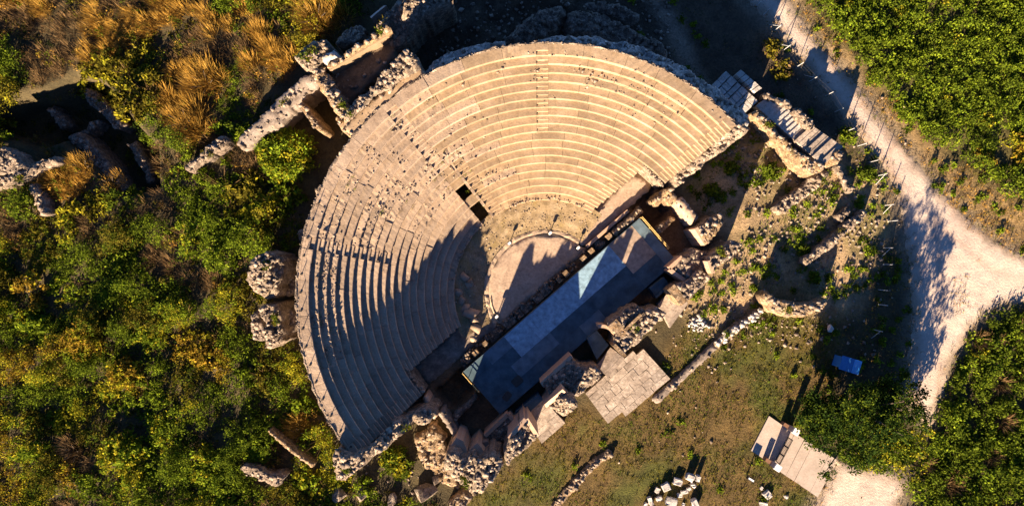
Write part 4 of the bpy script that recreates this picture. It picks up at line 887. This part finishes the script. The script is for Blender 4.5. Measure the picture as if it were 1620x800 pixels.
MB().tube([(x, y, 0), (x, y, .85)], .05, 6).build('post', 'dark_metal', sg); MB().box((x, y, .78), (.62, .30, .40), a).build('panel', 'dark_metal', sg); MB().box((x, y - .002, 1.182), (.5, .14, .03), a).build('white_top', 'white_paint', sg)
# blue hut
hut = thing('blue_hut', 'small bright blue gabled hut in the tree shade', 'hut', (*P(1346, 578, 1), 0)); hx, hy = P(1348, 578, 2.0); ha = math.radians(-17)
def hp(x, y, z):
    x, y, z = x * .86, y * .95, z * .95; c, s = math.cos(ha), math.sin(ha)
    return (hx + x * c - y * s, hy + x * s + y * c, z)
MB().add([hp(x, y, z) for z in (0, 1.75) for x, y in ((-.8, -.5), (.8, -.5), (.8, .5), (-.8, .5))], [(0, 3, 2, 1), (0, 1, 5, 4), (1, 2, 6, 5), (2, 3, 7, 6), (3, 0, 4, 7), (4, 5, 6, 7)]).build('body', 'blue_dark', hut)
for sx, m_ in ((-1, 'blue_dark'), (1, 'blue_paint')):  # gable shade put into the roof colour: one slope darker
    x0 = sx * 1.0; q = [hp(0, -.62, 2.25), hp(0, .62, 2.25), hp(x0, .62, 1.78), hp(x0, -.62, 1.78)]; q2 = [(a, b, c + .05) for a, b, c in q]
    MB().add(q + q2, [(0, 1, 2, 3), (7, 6, 5, 4), (0, 4, 5, 1), (1, 5, 6, 2), (2, 6, 7, 3), (3, 7, 4, 0)]).build('roof_slope', m_, hut)
MB().add([hp(-.35, -.515, .05), hp(.35, -.515, .05), hp(.35, -.515, 1.6), hp(-.35, -.515, 1.6), hp(-.35, -.49, .05), hp(.35, -.49, .05), hp(.35, -.49, 1.6), hp(-.35, -.49, 1.6)], [tuple(f) for f in CUBE_F]).build('door', 'blue_paint', hut)
door = [o for o in hut.children if o.name.startswith('door')][0]
MB().tube([hp(.25, -.55, .8), hp(.25, -.55, .95)], .025, 5).build('handle', 'dark_metal', door)
# orchestra floodlights
for px, lab in (((806, 385), 'floodlight on a stand at the left kerb of the orchestra'), ((870, 369), 'white floodlight at the middle of the orchestra kerb'), ((786, 500), 'white floodlight at the lower left corner of the orchestra'), ((914, 392), 'stone at the right corner of the orchestra, built as a floodlight')):
    x, y = P(*px, .4); t = thing('floodlight', lab, 'floodlight', (x, y, .1), 'orchestra floodlights')  # the right-corner stand takes the place of a stone
    MB().box((x, y, .06), (.34, .34, .06), .4, .06).build('base', 'dark_metal', t); MB().tube([(x, y, .1), (x, y, .75)], .035, 6).build('post', 'dark_metal', t)
    MB().box((x, y, .7), (.30, .22, .24), AX, .05).build('lamp_head', 'white_paint', t)
for lab, pts in (('thin dark cable curving over the left of the orchestra floor', [(776, 470), (779, 484), (784, 498), (790, 508)]), ('thin pale cable from the middle floodlight across the orchestra', [(846, 374), (858, 372), (870, 369), (884, 374), (900, 381)])):
    c = MB().tube([(*P(a, b, .1), .10) for a, b in pts], .03, 5).build('cable', 'dark_metal'); tag(c, lab, 'cable', kind='thing')
# marble fragments on the lawn
MARB = [((1039, 774), (.55, .5, .35), 'small square white block at the left of the marble group, above the low dark one'), ((1052, 768), (.8, .75, .6), 'large white block with a notched edge in the marble group'), ((1071, 760), (.85, .65, .55), 'large sunlit white block in the upper middle of the marble group'), ((1090, 752), (.8, .7, .75), 'tall bluish-topped white block at the top of the marble group'), ((1102, 754), (.45, .6, .75), 'narrow upright white block at the upper right of the marble group'),
        ((1096, 766), (.5, .36, .35), 'small white block right below the tall one'), ((1089, 772), (.42, .34, .3), 'small rounded white block beside the long one'), ((1082, 777), (.75, .36, .3), 'long low white fragment in the middle of the marble group'), ((1075, 782), (.5, .4, .3), 'small white lump left of the long fragment'), ((1042, 787), (.6, .45, .4), 'white block left of the big carved one'),
        ((1061, 791), (1.15, .75, .6), 'biggest carved white block near the bottom edge'), ((1028, 790), (.4, .8, .6), 'narrow dark-sided slab on edge at the left of the marble group'), ((1021, 797), (.4, .5, .35), 'white block cut by the bottom edge at the far left of the group'), ((1098, 793), (.62, .8, .6), 'clean rectangular white block at the bottom right of the group'), ((1081, 797), (.3, .3, .2), 'tiny white fragment at the bottom edge'),
        ((1213, 781), (.75, .8, .4), 'broken white block below the gate'), ((1207, 796), (.8, .4, .3), 'flat white block at the bottom edge below the gate'), ((1204, 771), (.3, .3, .2), 'small white stone just above the broken block below the gate'), ((1243, 785), (.35, .3, .2), 'small white stone in the grass right of the broken block')]
for i, (p, s, lab) in enumerate(MARB):
    x, y = P(*p); r = np.random.default_rng(600 + i); a = r.uniform(-.7, .7)
    V = CUBE_V.copy(); V *= 1 + r.uniform(-.16, .1, (8, 3)); V = V * np.array(s) / 2
    import bmesh
    bm = bmesh.new(); vs = [bm.verts.new(q) for q in V]
    for f in CUBE_F: bm.faces.new([vs[k] for k in f])
    bmesh.ops.bevel(bm, geom=list(bm.edges), offset=.12 * min(s), segments=1, affect='EDGES'); bmesh.ops.subdivide_edges(bm, edges=list(bm.edges), cuts=1, use_grid_fill=True); bm.verts.index_update()
    W_ = np.array([v.co for v in bm.verts]) * .88 + r.normal(0, .022, (len(bm.verts), 3)); F = [tuple(v.index for v in f.verts) for f in bm.faces]; bm.free()
    X = W_[:, 0] * math.cos(a) - W_[:, 1] * math.sin(a) + x; Y = W_[:, 0] * math.sin(a) + W_[:, 1] * math.cos(a) + y
    tag(obj('marble_block', np.stack([X, Y, W_[:, 2] + s[2] / 2 - .05 + float(gz(x, y))], 1), F, 'marble'), lab, 'stone', 'white marble blocks on the grass', 'thing')

# ------------------------------------------------------------------ vegetation
PAL = {'green': [(0.075, 0.105, 0.010), (0.110, 0.140, 0.012), (0.045, 0.070, 0.008)],
       'bright': [(0.125, 0.175, 0.012), (0.185, 0.225, 0.016), (0.07, 0.115, 0.010)],
       'yellow': [(0.27, 0.25, 0.016), (0.35, 0.29, 0.020), (0.16, 0.17, 0.014)],
       'orange': [(0.25, 0.155, 0.018), (0.20, 0.125, 0.016), (0.14, 0.115, 0.014)],
       'olive': [(0.115, 0.100, 0.012), (0.155, 0.125, 0.015), (0.065, 0.065, 0.010)],
       'dry': [(0.36, 0.205, 0.038), (0.28, 0.15, 0.024), (0.43, 0.265, 0.06)],
       'dead': [(0.17, 0.105, 0.045), (0.23, 0.15, 0.07), (0.10, 0.06, 0.028)],
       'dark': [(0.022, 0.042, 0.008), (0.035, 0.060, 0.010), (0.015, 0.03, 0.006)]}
VR = np.random.default_rng(21)
def leaf_quads(c, size, col, up=0.35, elong=1.9):
    n = len(c); a = VR.normal(0, 1, (n, 3)); a /= np.linalg.norm(a, axis=1, keepdims=True)
    nrm = VR.normal(0, 1, (n, 3)); nrm[:, 2] = np.abs(nrm[:, 2]) + up
    b = np.cross(a, nrm); b /= np.linalg.norm(b, axis=1, keepdims=True) + 1e-9; a = np.cross(nrm, b); a /= np.linalg.norm(a, axis=1, keepdims=True) + 1e-9
    s = np.asarray(size).reshape(-1, 1); L = a * s * 0.5 * elong; w = b * s * 0.5
    v = np.stack([c - L, c + w - L * .1, c + L, c - w - L * .1], 1).reshape(-1, 3)
    return v, np.repeat(col, 4, 0)
def cols(kind, n, var=0.22, tint=1.0):
    p = np.array(PAL[kind]); c = (p[VR.integers(0, len(p), n)] * .65 + p.mean(0) * .35) * VR.uniform(1 - var, 1 + var, (n, 1)) * tint
    return c
class Veg:
    def __init__(s): s.v = []; s.c = []
    def add(s, v, c): s.v.append(v); s.c.append(c)
    def bush(s, x, y, z, r, h, kind, dens=1.0, leaf=(0.10, 0.20), kind2=None):
        ns = max(4, int(15 * r * (r + h) * 0.55 * dens)); d = VR.normal(0, 1, (ns, 3)); d[:, 2] = np.abs(d[:, 2]) * 0.9 + 0.05; d /= np.linalg.norm(d, axis=1, keepdims=True)
        rad = VR.uniform(0.55, 1.06, (ns, 1)); c = d * rad * np.array([r, r, h]) + (x, y, z)
        nl = 15; k = np.repeat(np.arange(ns), nl); p = c[k] + VR.normal(0, 1, (ns * nl, 3)) * np.array([.15, .15, .10]) * (0.7 + .4 * min(r, 1.6))
        tint = np.repeat(VR.uniform(.65, 1.35, (ns, 1)), nl, 0); col = cols(kind, ns * nl) * tint
        if kind2:
            m = np.repeat(VR.random(ns) < .3, nl); col[m] = cols(kind2, m.sum())
        p[:, 2] = np.maximum(p[:, 2], z + .05)
        s.add(*leaf_quads(p, VR.uniform(*leaf, ns * nl), col))
    def blades(s, x, y, z, r, h, kind, n, width=0.05, lean=(0.0, 0.0), spread=0.75):
        a = VR.uniform(0, 6.283, n); q = r * 0.45 * np.sqrt(VR.random(n)); bx = x + q * np.cos(a); by = y + q * np.sin(a)
        a2 = a + VR.normal(0, .5, n); L = h * VR.uniform(.55, 1.15, n); t = np.clip(VR.normal(spread, .25, n) * (q / (r * .45 + 1e-6) * .6 + .4), .05, 1.25)
        tx = np.sin(t) * np.cos(a2) * L + lean[0]; ty = np.sin(t) * np.sin(a2) * L + lean[1]; tz = np.cos(t) * L
        px_, py_ = -np.sin(a2) * width * .5, np.cos(a2) * width * .5
        b = np.stack([bx, by, np.full(n, z)], 1); w = np.stack([px_, py_, np.zeros(n)], 1); m = b + np.stack([tx * .5, ty * .5, tz * .62], 1); e = b + np.stack([tx, ty, tz], 1)
        v = np.stack([b - w * .7, m - w, e, m + w], 1).reshape(-1, 3); s.add(v, np.repeat(cols(kind, n, .4), 4, 0))
    def build(s, name, label=None, cat=None, parent=None, kind=None, group=None, loc=None):
        v = np.concatenate(s.v); c = np.concatenate(s.c); f = np.arange(len(v)).reshape(-1, 4)
        o = obj(name, v, f, 'foliage', parent, loc, cols=c)
        if parent is None: tag(o, label, cat, group, kind)
        return o
def excluded(x, y, pad=0.0):
    m = np.zeros(np.shape(x), bool)
    for p in EXCL:
        pp = np.array(p)
        near = (x > pp[:, 0].min() - 1) & (x < pp[:, 0].max() + 1) & (y > pp[:, 1].min() - 1) & (y < pp[:, 1].max() + 1)
        if near.any():
            i = np.nonzero(near)
            m[i] |= inside(x[i], y[i], p)
            if pad: m[i] |= nearest(x[i], y[i], p)[0] < pad
    return m
def jgrid(poly, step, jit=.5):
    p = np.array(poly); X, Y = np.meshgrid(np.arange(p[:, 0].min(), p[:, 0].max(), step), np.arange(p[:, 1].min(), p[:, 1].max(), step))
    X = X.ravel() + VR.uniform(-jit, jit, X.size) * step; Y = Y.ravel() + VR.uniform(-jit, jit, Y.size) * step
    m = inside(X, Y, poly) & (np.abs(X) < 48) & (np.abs(Y) < 25); return X[m], Y[m]

# -- the scrub left of the odeon: one mass of bushes, with single shrubs standing out of it
HOLLOW = W_HOLLOW
def blobw(px, py, lst):
    return max([0] + [math.exp(-((px - a) / rx) ** 2 - ((py - b) / ry) ** 2) for a, b, rx, ry in lst])
GOLD = [(70, 60, 120, 90), (250, 30, 120, 60), (420, 60, 130, 70), (290, 170, 75, 65), (330, 110, 80, 60), (150, 280, 60, 30), (30, 140, 50, 60), (500, 20, 50, 40), (470, 690, 22, 20), (60, 250, 40, 30)]
ORNG = [(130, 545, 50, 40), (190, 590, 40, 50), (20, 640, 40, 80), (60, 760, 60, 40), (340, 590, 50, 40), (90, 440, 60, 30)]
BRGT = [(440, 250, 60, 60), (330, 740, 90, 60), (430, 380, 60, 60), (300, 560, 80, 60), (470, 620, 40, 60), (330, 330, 90, 40), (250, 460, 100, 50)]
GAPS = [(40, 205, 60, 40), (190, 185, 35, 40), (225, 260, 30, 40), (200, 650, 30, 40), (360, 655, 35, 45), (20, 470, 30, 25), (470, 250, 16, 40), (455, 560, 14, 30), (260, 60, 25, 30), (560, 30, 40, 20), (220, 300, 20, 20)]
sv = Veg(); X, Y = jgrid(W_LEFT, .88)
RR = np.hypot(X - CX, Y - CY); ok = ~excluded(X, Y, 0.35) & ((RR > RIM + 0.9) | (to_uv(X, Y)[1] < -1.0)); X, Y = X[ok], Y[ok]; ZG = gz(X, Y)
hol = inside(X, Y, HOLLOW) & (nearest(X, Y, HOLLOW)[0] > .9)
PX_, PY_ = jgrid(W_LEFT, 2.5, .48); NP = len(PX_)                # centres of patches: each patch one species, one mound
pkind = []; ph = VR.uniform(.4, 3.1, NP) * VR.uniform(.6, 1.1, NP); pr_ = VR.uniform(1.1, 2.3, NP); pleaf = VR.choice([0, 1, 2], NP, p=[.5, .35, .15])
for x, y in zip(PX_, PY_):
    a, b = pix(x, y, 1.0); u = VR.random(); k = VR.random(); g_ = blobw(a, b, GOLD); o_ = blobw(a, b, ORNG); br = blobw(a, b, BRGT)
    if u < g_ * .85: pkind.append(('dry', 'dead') if k < .75 else ('dead', 'dry'))
    elif u < g_ * .85 + o_ * .5: pkind.append(('orange', 'yellow'))
    elif VR.random() < br * .8: pkind.append(('bright', 'green'))
    elif b > 330: pkind.append(('green', 'bright') if k < .30 else (('yellow', 'bright') if k < .52 else (('bright', 'yellow') if k < .72 else (('olive', 'green') if k < .9 else ('dead', 'olive')))))
    else: pkind.append(('olive', 'yellow') if k < .45 else (('green', 'bright') if k < .8 else ('dead', 'dry')))
LEAF = [(.055, .11), (.08, .16), (.13, .24)]
for x, y, z, hl in zip(X, Y, ZG, hol):
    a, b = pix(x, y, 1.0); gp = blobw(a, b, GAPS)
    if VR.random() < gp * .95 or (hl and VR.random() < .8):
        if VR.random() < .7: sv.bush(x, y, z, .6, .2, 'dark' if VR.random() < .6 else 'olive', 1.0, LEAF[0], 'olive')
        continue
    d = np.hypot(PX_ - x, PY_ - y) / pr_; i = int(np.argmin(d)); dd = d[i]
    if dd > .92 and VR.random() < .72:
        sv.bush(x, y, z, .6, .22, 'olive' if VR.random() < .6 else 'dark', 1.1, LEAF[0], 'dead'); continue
    kd, k2 = pkind[i]; h = ph[i] * max(.25, 1.05 - dd * dd * .7) * VR.uniform(.75, 1.2); r = VR.uniform(.5, 1.0)
    if hl: h *= .4
    if x > -15.5: h *= .75
    if kd in ('dry', 'dead'):
        th = 2.3 + 1.6 * (vnoise(x * .15, y * .15, 5) - .5); L = VR.uniform(.15, .5)
        sv.blades(x, y, z, r * 1.6, VR.uniform(.45, 1.25) * (1 if kd == 'dry' else .8), kd, int((210 if kd == 'dry' else 100) * r), .032, (math.cos(th) * L, math.sin(th) * L), .6)
        if VR.random() < .45: sv.bush(x + VR.normal(0, .4), y + VR.normal(0, .4), z, r * .7, .35 + h * .4, 'olive' if VR.random() < .6 else 'green', .8, LEAF[0], 'dry')
    else:
        lf = LEAF[pleaf[i]]; sv.bush(x, y, z, r, max(.25, h), kd, (1.5, 1.15, .8)[pleaf[i]], lf, k2)
        if VR.random() < .05: sv.blades(x, y, z, r, h + .5, 'dead', 25, .03, (0, 0), .8)
sv.build('scrub', 'dense mixed scrub of green and golden bushes left of the odeon', kind='stuff', loc=(-30, 0, 0))
def shrub(px, r, h, kind, label, kind2=None, grass=False, dens=1.3, cat='bush', name='shrub', n=1, group=None):
    x, y = P(px[0], px[1], h * .7); z = float(gz(x, y)); t = thing(name, label, cat, (x, y, z), group)
    m_ = MB()
    for k in range(5):
        a = k * 1.26 + VR.uniform(-.3, .3); m_.tube([(x + .05 * math.cos(a), y + .05 * math.sin(a), z - .1), (x + r * .3 * math.cos(a), y + r * .3 * math.sin(a), z + h * .45), (x + r * .6 * math.cos(a), y + r * .6 * math.sin(a), z + h * .75)], .05, 5, .015)
    m_.build('stem', 'bark', t); w = Veg()
    if grass:
        for _ in range(6): w.blades(x + VR.normal(0, r * .4), y + VR.normal(0, r * .4), z, r * 1.0, h * VR.uniform(.5, .95), kind, int(110 * r), .034, (-.25, .28), .6)
    else:
        w.bush(x, y, z, r, h, kind, dens, kind2=kind2)
        for k in range(5):
            a = VR.uniform(0, 6.28); w.bush(x + r * .55 * math.cos(a), y + r * .55 * math.sin(a), z + h * .1, r * .55, h * .85, kind, dens, kind2=kind2)
    w.build('foliage', parent=t); return t
shrub((448, 246), 2.3, 2.6, 'bright', 'large bright yellow-green bush between the ramp wall and the rim', 'yellow')
shrub((420, 230), 1.2, 1.8, 'green', 'darker bush at the left shoulder of the bright yellow-green one', 'bright')
shrub((285, 190), 1.6, 2.2, 'dry', 'big golden grass clump right of the dark hollow', grass=True)
shrub((320, 130), 1.6, 2.2, 'dry', 'golden grass clump above the big one right of the hollow', grass=True)
shrub((495, 25), 1.9, 2.6, 'dry', 'golden feathery clump above the broad rubble corner', grass=True)
shrub((130, 265), 1.2, 1.3, 'dry', 'pale golden grass tuft along the eroded hollow wall', grass=True)
shrub((165, 290), 1.2, 1.2, 'dry', 'pale golden grass tuft at the lower end of the eroded hollow wall', grass=True)
shrub((468, 688), 1.0, 1.3, 'dry', 'small dry tuft behind the thin straight wall edge, lower left', grass=True)
shrub((403, 716), 1.1, 1.3, 'bright', 'round green bush right of the dark gap at lower left')
shrub((128, 548), 1.3, 1.8, 'orange', 'orange-leaved bush in the middle of the left scrub', 'yellow')
shrub((192, 592), 1.3, 1.8, 'orange', 'orange-leaved bush right of and below the other orange bush', 'yellow')
shrub((315, 735), 1.5, 1.6, 'bright', 'light green bush near the bottom of the left scrub', 'yellow')
shrub((115, 715), 1.3, 1.4, 'dead', 'grey-brown dead bush in the lower left scrub', grass=True)
shrub((575, 770), .8, .9, 'bright', 'green bush among the boulders below the left end wall')
shrub((625, 735), 1.4, 1.1, 'green', 'green bush below the left end wall near the scree bank', 'yellow')

# -- green field at the upper right and scrub at the lower right
fv = Veg(); X, Y = jgrid(W_FIELD, .86); ZG = gz(X, Y); ln = fbm(X * .16, Y * .16, 61, 3); pa, pb = pix(X, Y, 1)
for x, y, z, l, a, b in zip(X, Y, ZG, ln, pa, pb):
    dk = blobw(a, b, [(1510, 235, 45, 28), (1560, 290, 40, 22), (1600, 250, 30, 60), (1500, 20, 30, 14), (1440, 140, 40, 14)])
    if VR.random() < dk * .95: continue
    h = .5 + 1.5 * l * VR.uniform(.7, 1.2); k = VR.random()
    if blobw(a, b, [(1600, 235, 40, 30)]) > .4 and k < .5: fv.bush(x, y, z, .8, h, 'orange', 1, kind2='yellow')
    else: fv.bush(x, y, z, VR.uniform(.5, .9), h, 'bright' if k < .68 else ('yellow' if k < .72 else 'green'), 1.6, (.07, .14), 'green')
fv.build('reed_field', 'dense bright green field of tall plants right of the road', kind='stuff', loc=(30, 15, 0))
lv = Veg(); X, Y = jgrid(W_LOWR, .95); ok = ~inside(X, Y, W_LOT); X, Y = X[ok], Y[ok]; ZG = gz(X, Y); ln = fbm(X * .2, Y * .2, 71, 3)
for x, y, z, l in zip(X, Y, ZG, ln):
    if VR.random() < .12: continue
    k = VR.random(); h = .4 + 1.9 * l * VR.uniform(.6, 1.2)
    if k < .1: lv.blades(x, y, z, .9, 1.1, 'dead', 110, .05)
    else: lv.bush(x, y, z, VR.uniform(.6, 1.1), h, 'bright' if k < .45 else ('yellow' if k < .52 else 'green'), 1.35, (.07, .16), kind2='green')
lv.build('roadside_scrub', 'green scrub at the lower right corner beyond the road', kind='stuff', loc=(35, -15, 0))

# -- grass and weeds
def tufts(poly, step, kinds, hr, n, keep, name, label, width=.035, loc=(0, 0, 0), weeds=0.0, noise_s=5):
    w = Veg(); X, Y = jgrid(poly, step); ok = ~excluded(X, Y, 0.05) & ~inside(X, Y, W_ROAD) & ~inside(X, Y, W_LOT) & (np.hypot(X - CX, Y - CY) > 1) ; X, Y = X[ok], Y[ok]
    Rr = np.hypot(X - CX, Y - CY); u, v = to_uv(X, Y); ok = ~((Rr < RIM + .5) & (v > -.2)) & ~((np.abs(u) < 13.2) & (v < .5) & (v > -7)); X, Y = X[ok], Y[ok]; ZG = gz(X, Y)
    ln = fbm(X * .45, Y * .45, noise_s, 4)
    for x, y, z, l in zip(X, Y, ZG, ln):
        if VR.random() > keep * np.clip((l - .25) * 4, .15, 1.4): continue
        k = kinds[min(int(l * 1.35 * len(kinds) + VR.uniform(-.8, .8)), len(kinds) - 1)] if VR.random() < .8 else kinds[VR.integers(0, len(kinds))]
        if VR.random() < weeds: w.bush(x, y, z, VR.uniform(.18, .42), VR.uniform(.12, .35), 'bright' if VR.random() < .6 else 'green', 1.6, (.08, .15))
        else: w.blades(x, y, z - .02, step * .95, VR.uniform(*hr), k, n, width, (0, 0), .8)
    w.build(name, label, kind='stuff', loc=loc)
tufts(W_LAWN, .34, ['dead', 'dead', 'olive', 'olive', 'green'], (.08, .26), 9, 1.0, 'lawn_grass', 'short brown and olive grass below the stage building', .05, (15, -18, 0), .008)
tufts(W_GARDEN, .42, ['dry', 'olive', 'bright', 'green'], (.1, .28), 9, .62, 'garden_weeds', 'patchy weeds and dry grass among the garden ruins', .04, (22, 2, 0), .20, 12)
tufts(W_VERGE, .36, ['dry', 'dead', 'dry', 'olive'], (.12, .35), 9, .95, 'verge_grass', 'dry tan grass strip between the road and the green field', .04, (30, 12, 0), .07, 19)
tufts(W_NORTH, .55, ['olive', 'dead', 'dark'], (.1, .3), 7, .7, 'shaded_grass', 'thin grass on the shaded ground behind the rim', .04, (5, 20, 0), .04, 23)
W_SIDE = pxpoly([(1330, 178), (1385, 250), (1425, 300), (1440, 420), (1440, 600), (1300, 650), (1290, 520), (1340, 500), (1395, 420), (1405, 330), (1340, 250)])
tufts(W_SIDE, .42, ['olive', 'dead', 'dry', 'green'], (.1, .32), 8, .75, 'roadside_grass', 'sparse grass strip along the fence', .04, (32, 0, 0), .10, 29)
w = Veg()
for poly in (W_ROAD, W_LOT):
    for i in range(len(poly)):
        a, b = np.array(poly[i]), np.array(poly[(i + 1) % len(poly)]); L = np.linalg.norm(b - a); nn = np.array([-(b - a)[1], (b - a)[0]]) / (L + 1e-9)
        for _ in range(int(L * 5)):
            q = a + (b - a) * VR.random() + nn * VR.normal(0, .38)
            if vnoise(q[0] * .7, q[1] * .7, 6) < .35: continue
            w.blades(q[0], q[1], float(gz(q[0], q[1])) + .02, .35, VR.uniform(.12, .3), ('dry', 'dead', 'olive', 'green')[VR.integers(0, 4)], 8, .04)
w.build('road_edge_grass', 'ragged dry grass creeping over the edges of the gravel road', kind='stuff', loc=(35, 0, 0))
W_ISLE = pxpoly([(1515, 415), (1540, 405), (1575, 440), (1560, 475), (1510, 500), (1500, 470)])
w = Veg(); X, Y = jgrid(W_ISLE, .3)
for x, y, l in zip(X, Y, fbm(X * .8, Y * .8, 44, 3)):
    if l > .48: w.blades(x, y, .05, .3, .16, 'dry' if VR.random() < .6 else 'olive', 6, .04)
w.build('road_weeds', 'thin dry weeds growing in the gravel of the road fork', kind='stuff', loc=(40, -3, 0))
# loose stones in the garden and at the foot of walls
gs = []
for (px, py, sx, sy, n) in [(1240, 250, 60, 40, 260), (1170, 300, 40, 40, 180), (1310, 320, 40, 40, 220), (1140, 480, 50, 30, 260), (1250, 520, 60, 20, 260), (1200, 420, 40, 40, 200), (1280, 380, 50, 30, 160), (640, 740, 40, 30, 160), (1380, 380, 20, 60, 160), (1440, 230, 60, 60, 60), (1000, 600, 200, 120, 40), (1150, 700, 120, 80, 25), (1150, 330, 25, 45, 420), (1260, 350, 50, 50, 350), (1180, 250, 30, 30, 200), (1330, 400, 40, 60, 200), (1100, 560, 30, 20, 80)]:
    for _ in range(int(n * .68)): gs.append(P(rng.normal(px, sx), rng.normal(py, sy)))
gs = np.array(gs); u, v = to_uv(gs[:, 0], gs[:, 1]); gs = gs[~excluded(gs[:, 0], gs[:, 1]) & ~inside(gs[:, 0], gs[:, 1], W_ROAD) & ((np.hypot(gs[:, 0] - CX, gs[:, 1] - CY) > RIM) | (v < -7.5)) ]
v, f = stones(np.column_stack([gs, gz(gs[:, 0], gs[:, 1]) + .02]), 0.05 + 0.26 * rng.random(len(gs)) ** 2.2)
tag(obj('scattered_stones', v, f, 'rubble_stone', loc=(20, 0, 0)), 'pale stones strewn over the garden and grass', kind='stuff')
# garden shrubs
for px, r, lab in (((1222, 272), .75, 'dark round bush in the upper garden ruins'), ((1160, 265), .5, 'small bush below the right end wall'), ((1272, 395), .5, 'small green bush above the longest garden wall'), ((1283, 296), .6, 'bush beside the slanting garden wall'), ((1375, 275), .7, 'green bush at the fence near the staircase top'), ((1345, 215), .7, 'green bush at the fence beside the road'), ((1290, 440), .45, 'small bush in the oval shadow of the apse'), ((1110, 250), .6, 'yellowish bush at the outer foot of the right end wall'), ((1128, 300), .6, 'bush on the tan bank beside the pale slab wall')):
    shrub(px, r, r * 1.1, 'green', lab, 'bright')
for px, r, h, lab in (((1222, 75), .8, .7, 'yellowish lit bush patch between the landing and the road'), ((1240, 110), .8, .6, 'elongated lit bush patch below the other one near the fence')): shrub(px, r, h, 'olive', lab, 'dead')

w = Veg()
for (a, b, zz) in [(485, 90, 6), (500, 78, 6), (548, 180, 7.4), (538, 165, 6.4), (600, 45, 6.6), (420, 420, 4.4), (430, 500, 4.6), (548, 740, 8), (640, 670, 6.4), (735, 760, 6), (1250, 240, 2.3), (1215, 195, 1.8), (1250, 490, 2.1), (1300, 285, 1.0), (1330, 370, 1.0), (1150, 530, .7), (450, 160, 3.1), (330, 245, 1.7), (1140, 400, 4.6), (1000, 520, 3.8), (160, 165, -1), (30, 282, 1.8)]:
    for _ in range(4):
        x, y = P(a + VR.normal(0, 4), b + VR.normal(0, 4), zz)
        if VR.random() < .5: w.blades(x, y, zz, .3, .3, 'olive', 14, .03)
        else: w.bush(x, y, zz, .22, .2, 'green', 1.5, (.06, .11), 'olive')
w.build('wall_weeds', 'small weeds growing on top of the ruined walls', kind='stuff', loc=(0, 0, 0))
w = Veg()
for (a, b) in SEATWEEDS:
    for _ in range(5):
        x, y = P(a + VR.normal(0, 6), b + VR.normal(0, 6), 4.0); k = int((math.hypot(x - CX, y - CY) - R0) / DR)
        if 0 <= k < NROW:
            t_ = math.atan2(y - CY, x - CX); R_ = R0 + (k + 1) * DR - .06; w.blades(CX + R_ * math.cos(t_), CY + R_ * math.sin(t_), Z0 + (k + 1) * HR, .22, .16, 'olive' if VR.random() < .6 else 'bright', 10, .03)
w.build('seat_weeds', 'tiny weeds growing in the joints of the old seats', kind='stuff', loc=(-5, 3, 0))
# -- trees near the gate
def tree(px, hz, r, label, seed, kind='dark', kind2='green'):
    x, y = P(px[0], px[1], hz * .7); z = float(gz(x, y)); t = thing('tree', label, 'tree', (x, y, z)); rr = np.random.default_rng(seed)
    m_ = MB(); m_.tube([(x, y, z - .2), (x + .08, y - .05, z + hz * .25), (x + .02, y + .1, z + hz * .5), (x, y, z + hz * .72)], .26, 8, .09); cl = []
    for k in range(9):
        a = k * 2.4 + rr.uniform(-.3, .3); e = rr.uniform(.55, .95) * r; q = (x + e * math.cos(a), y + e * math.sin(a), z + hz * rr.uniform(.5, .82))
        m_.tube([(x, y, z + hz * rr.uniform(.22, .5)), (x + e * .45 * math.cos(a + .2), y + e * .45 * math.sin(a + .2), z + hz * .52), q], .10, 6, .03); cl.append(q)
    m_.build('trunk', 'bark', t); w = Veg()
    for k in range(40):
        d = rr.normal(0, 1, 3); d /= np.linalg.norm(d); f = rr.uniform(.35, .95); cl.append((x + d[0] * r * f, y + d[1] * r * f, z + hz * .52 + d[2] * hz * .36 * f))
    for (a, b, c) in cl:
        w.bush(a, b, c - .35, rr.uniform(.55, .95), rr.uniform(.5, .85), kind, 1.5, (.07, .14), kind2)
    w.build('crown', parent=t); return t
tree((1350, 695), 5.6, 3.5, 'large dark green tree beside the gate paving', 1)
tree((1425, 648), 7.2, 2.3, 'tall dark tree at the road edge, upper right of the tree group', 2)
tree((1308, 660), 4.8, 2.2, 'small dark tree at the left of the tree group near the gate', 3)
tree((1420, 715), 5.5, 2.6, 'leafy green tree at the lower right of the tree group over the gravel', 4, 'green', 'yellow')
tree((1392, 668), 8.8, 2.5, 'tallest dark tree in the middle of the tree group', 5)
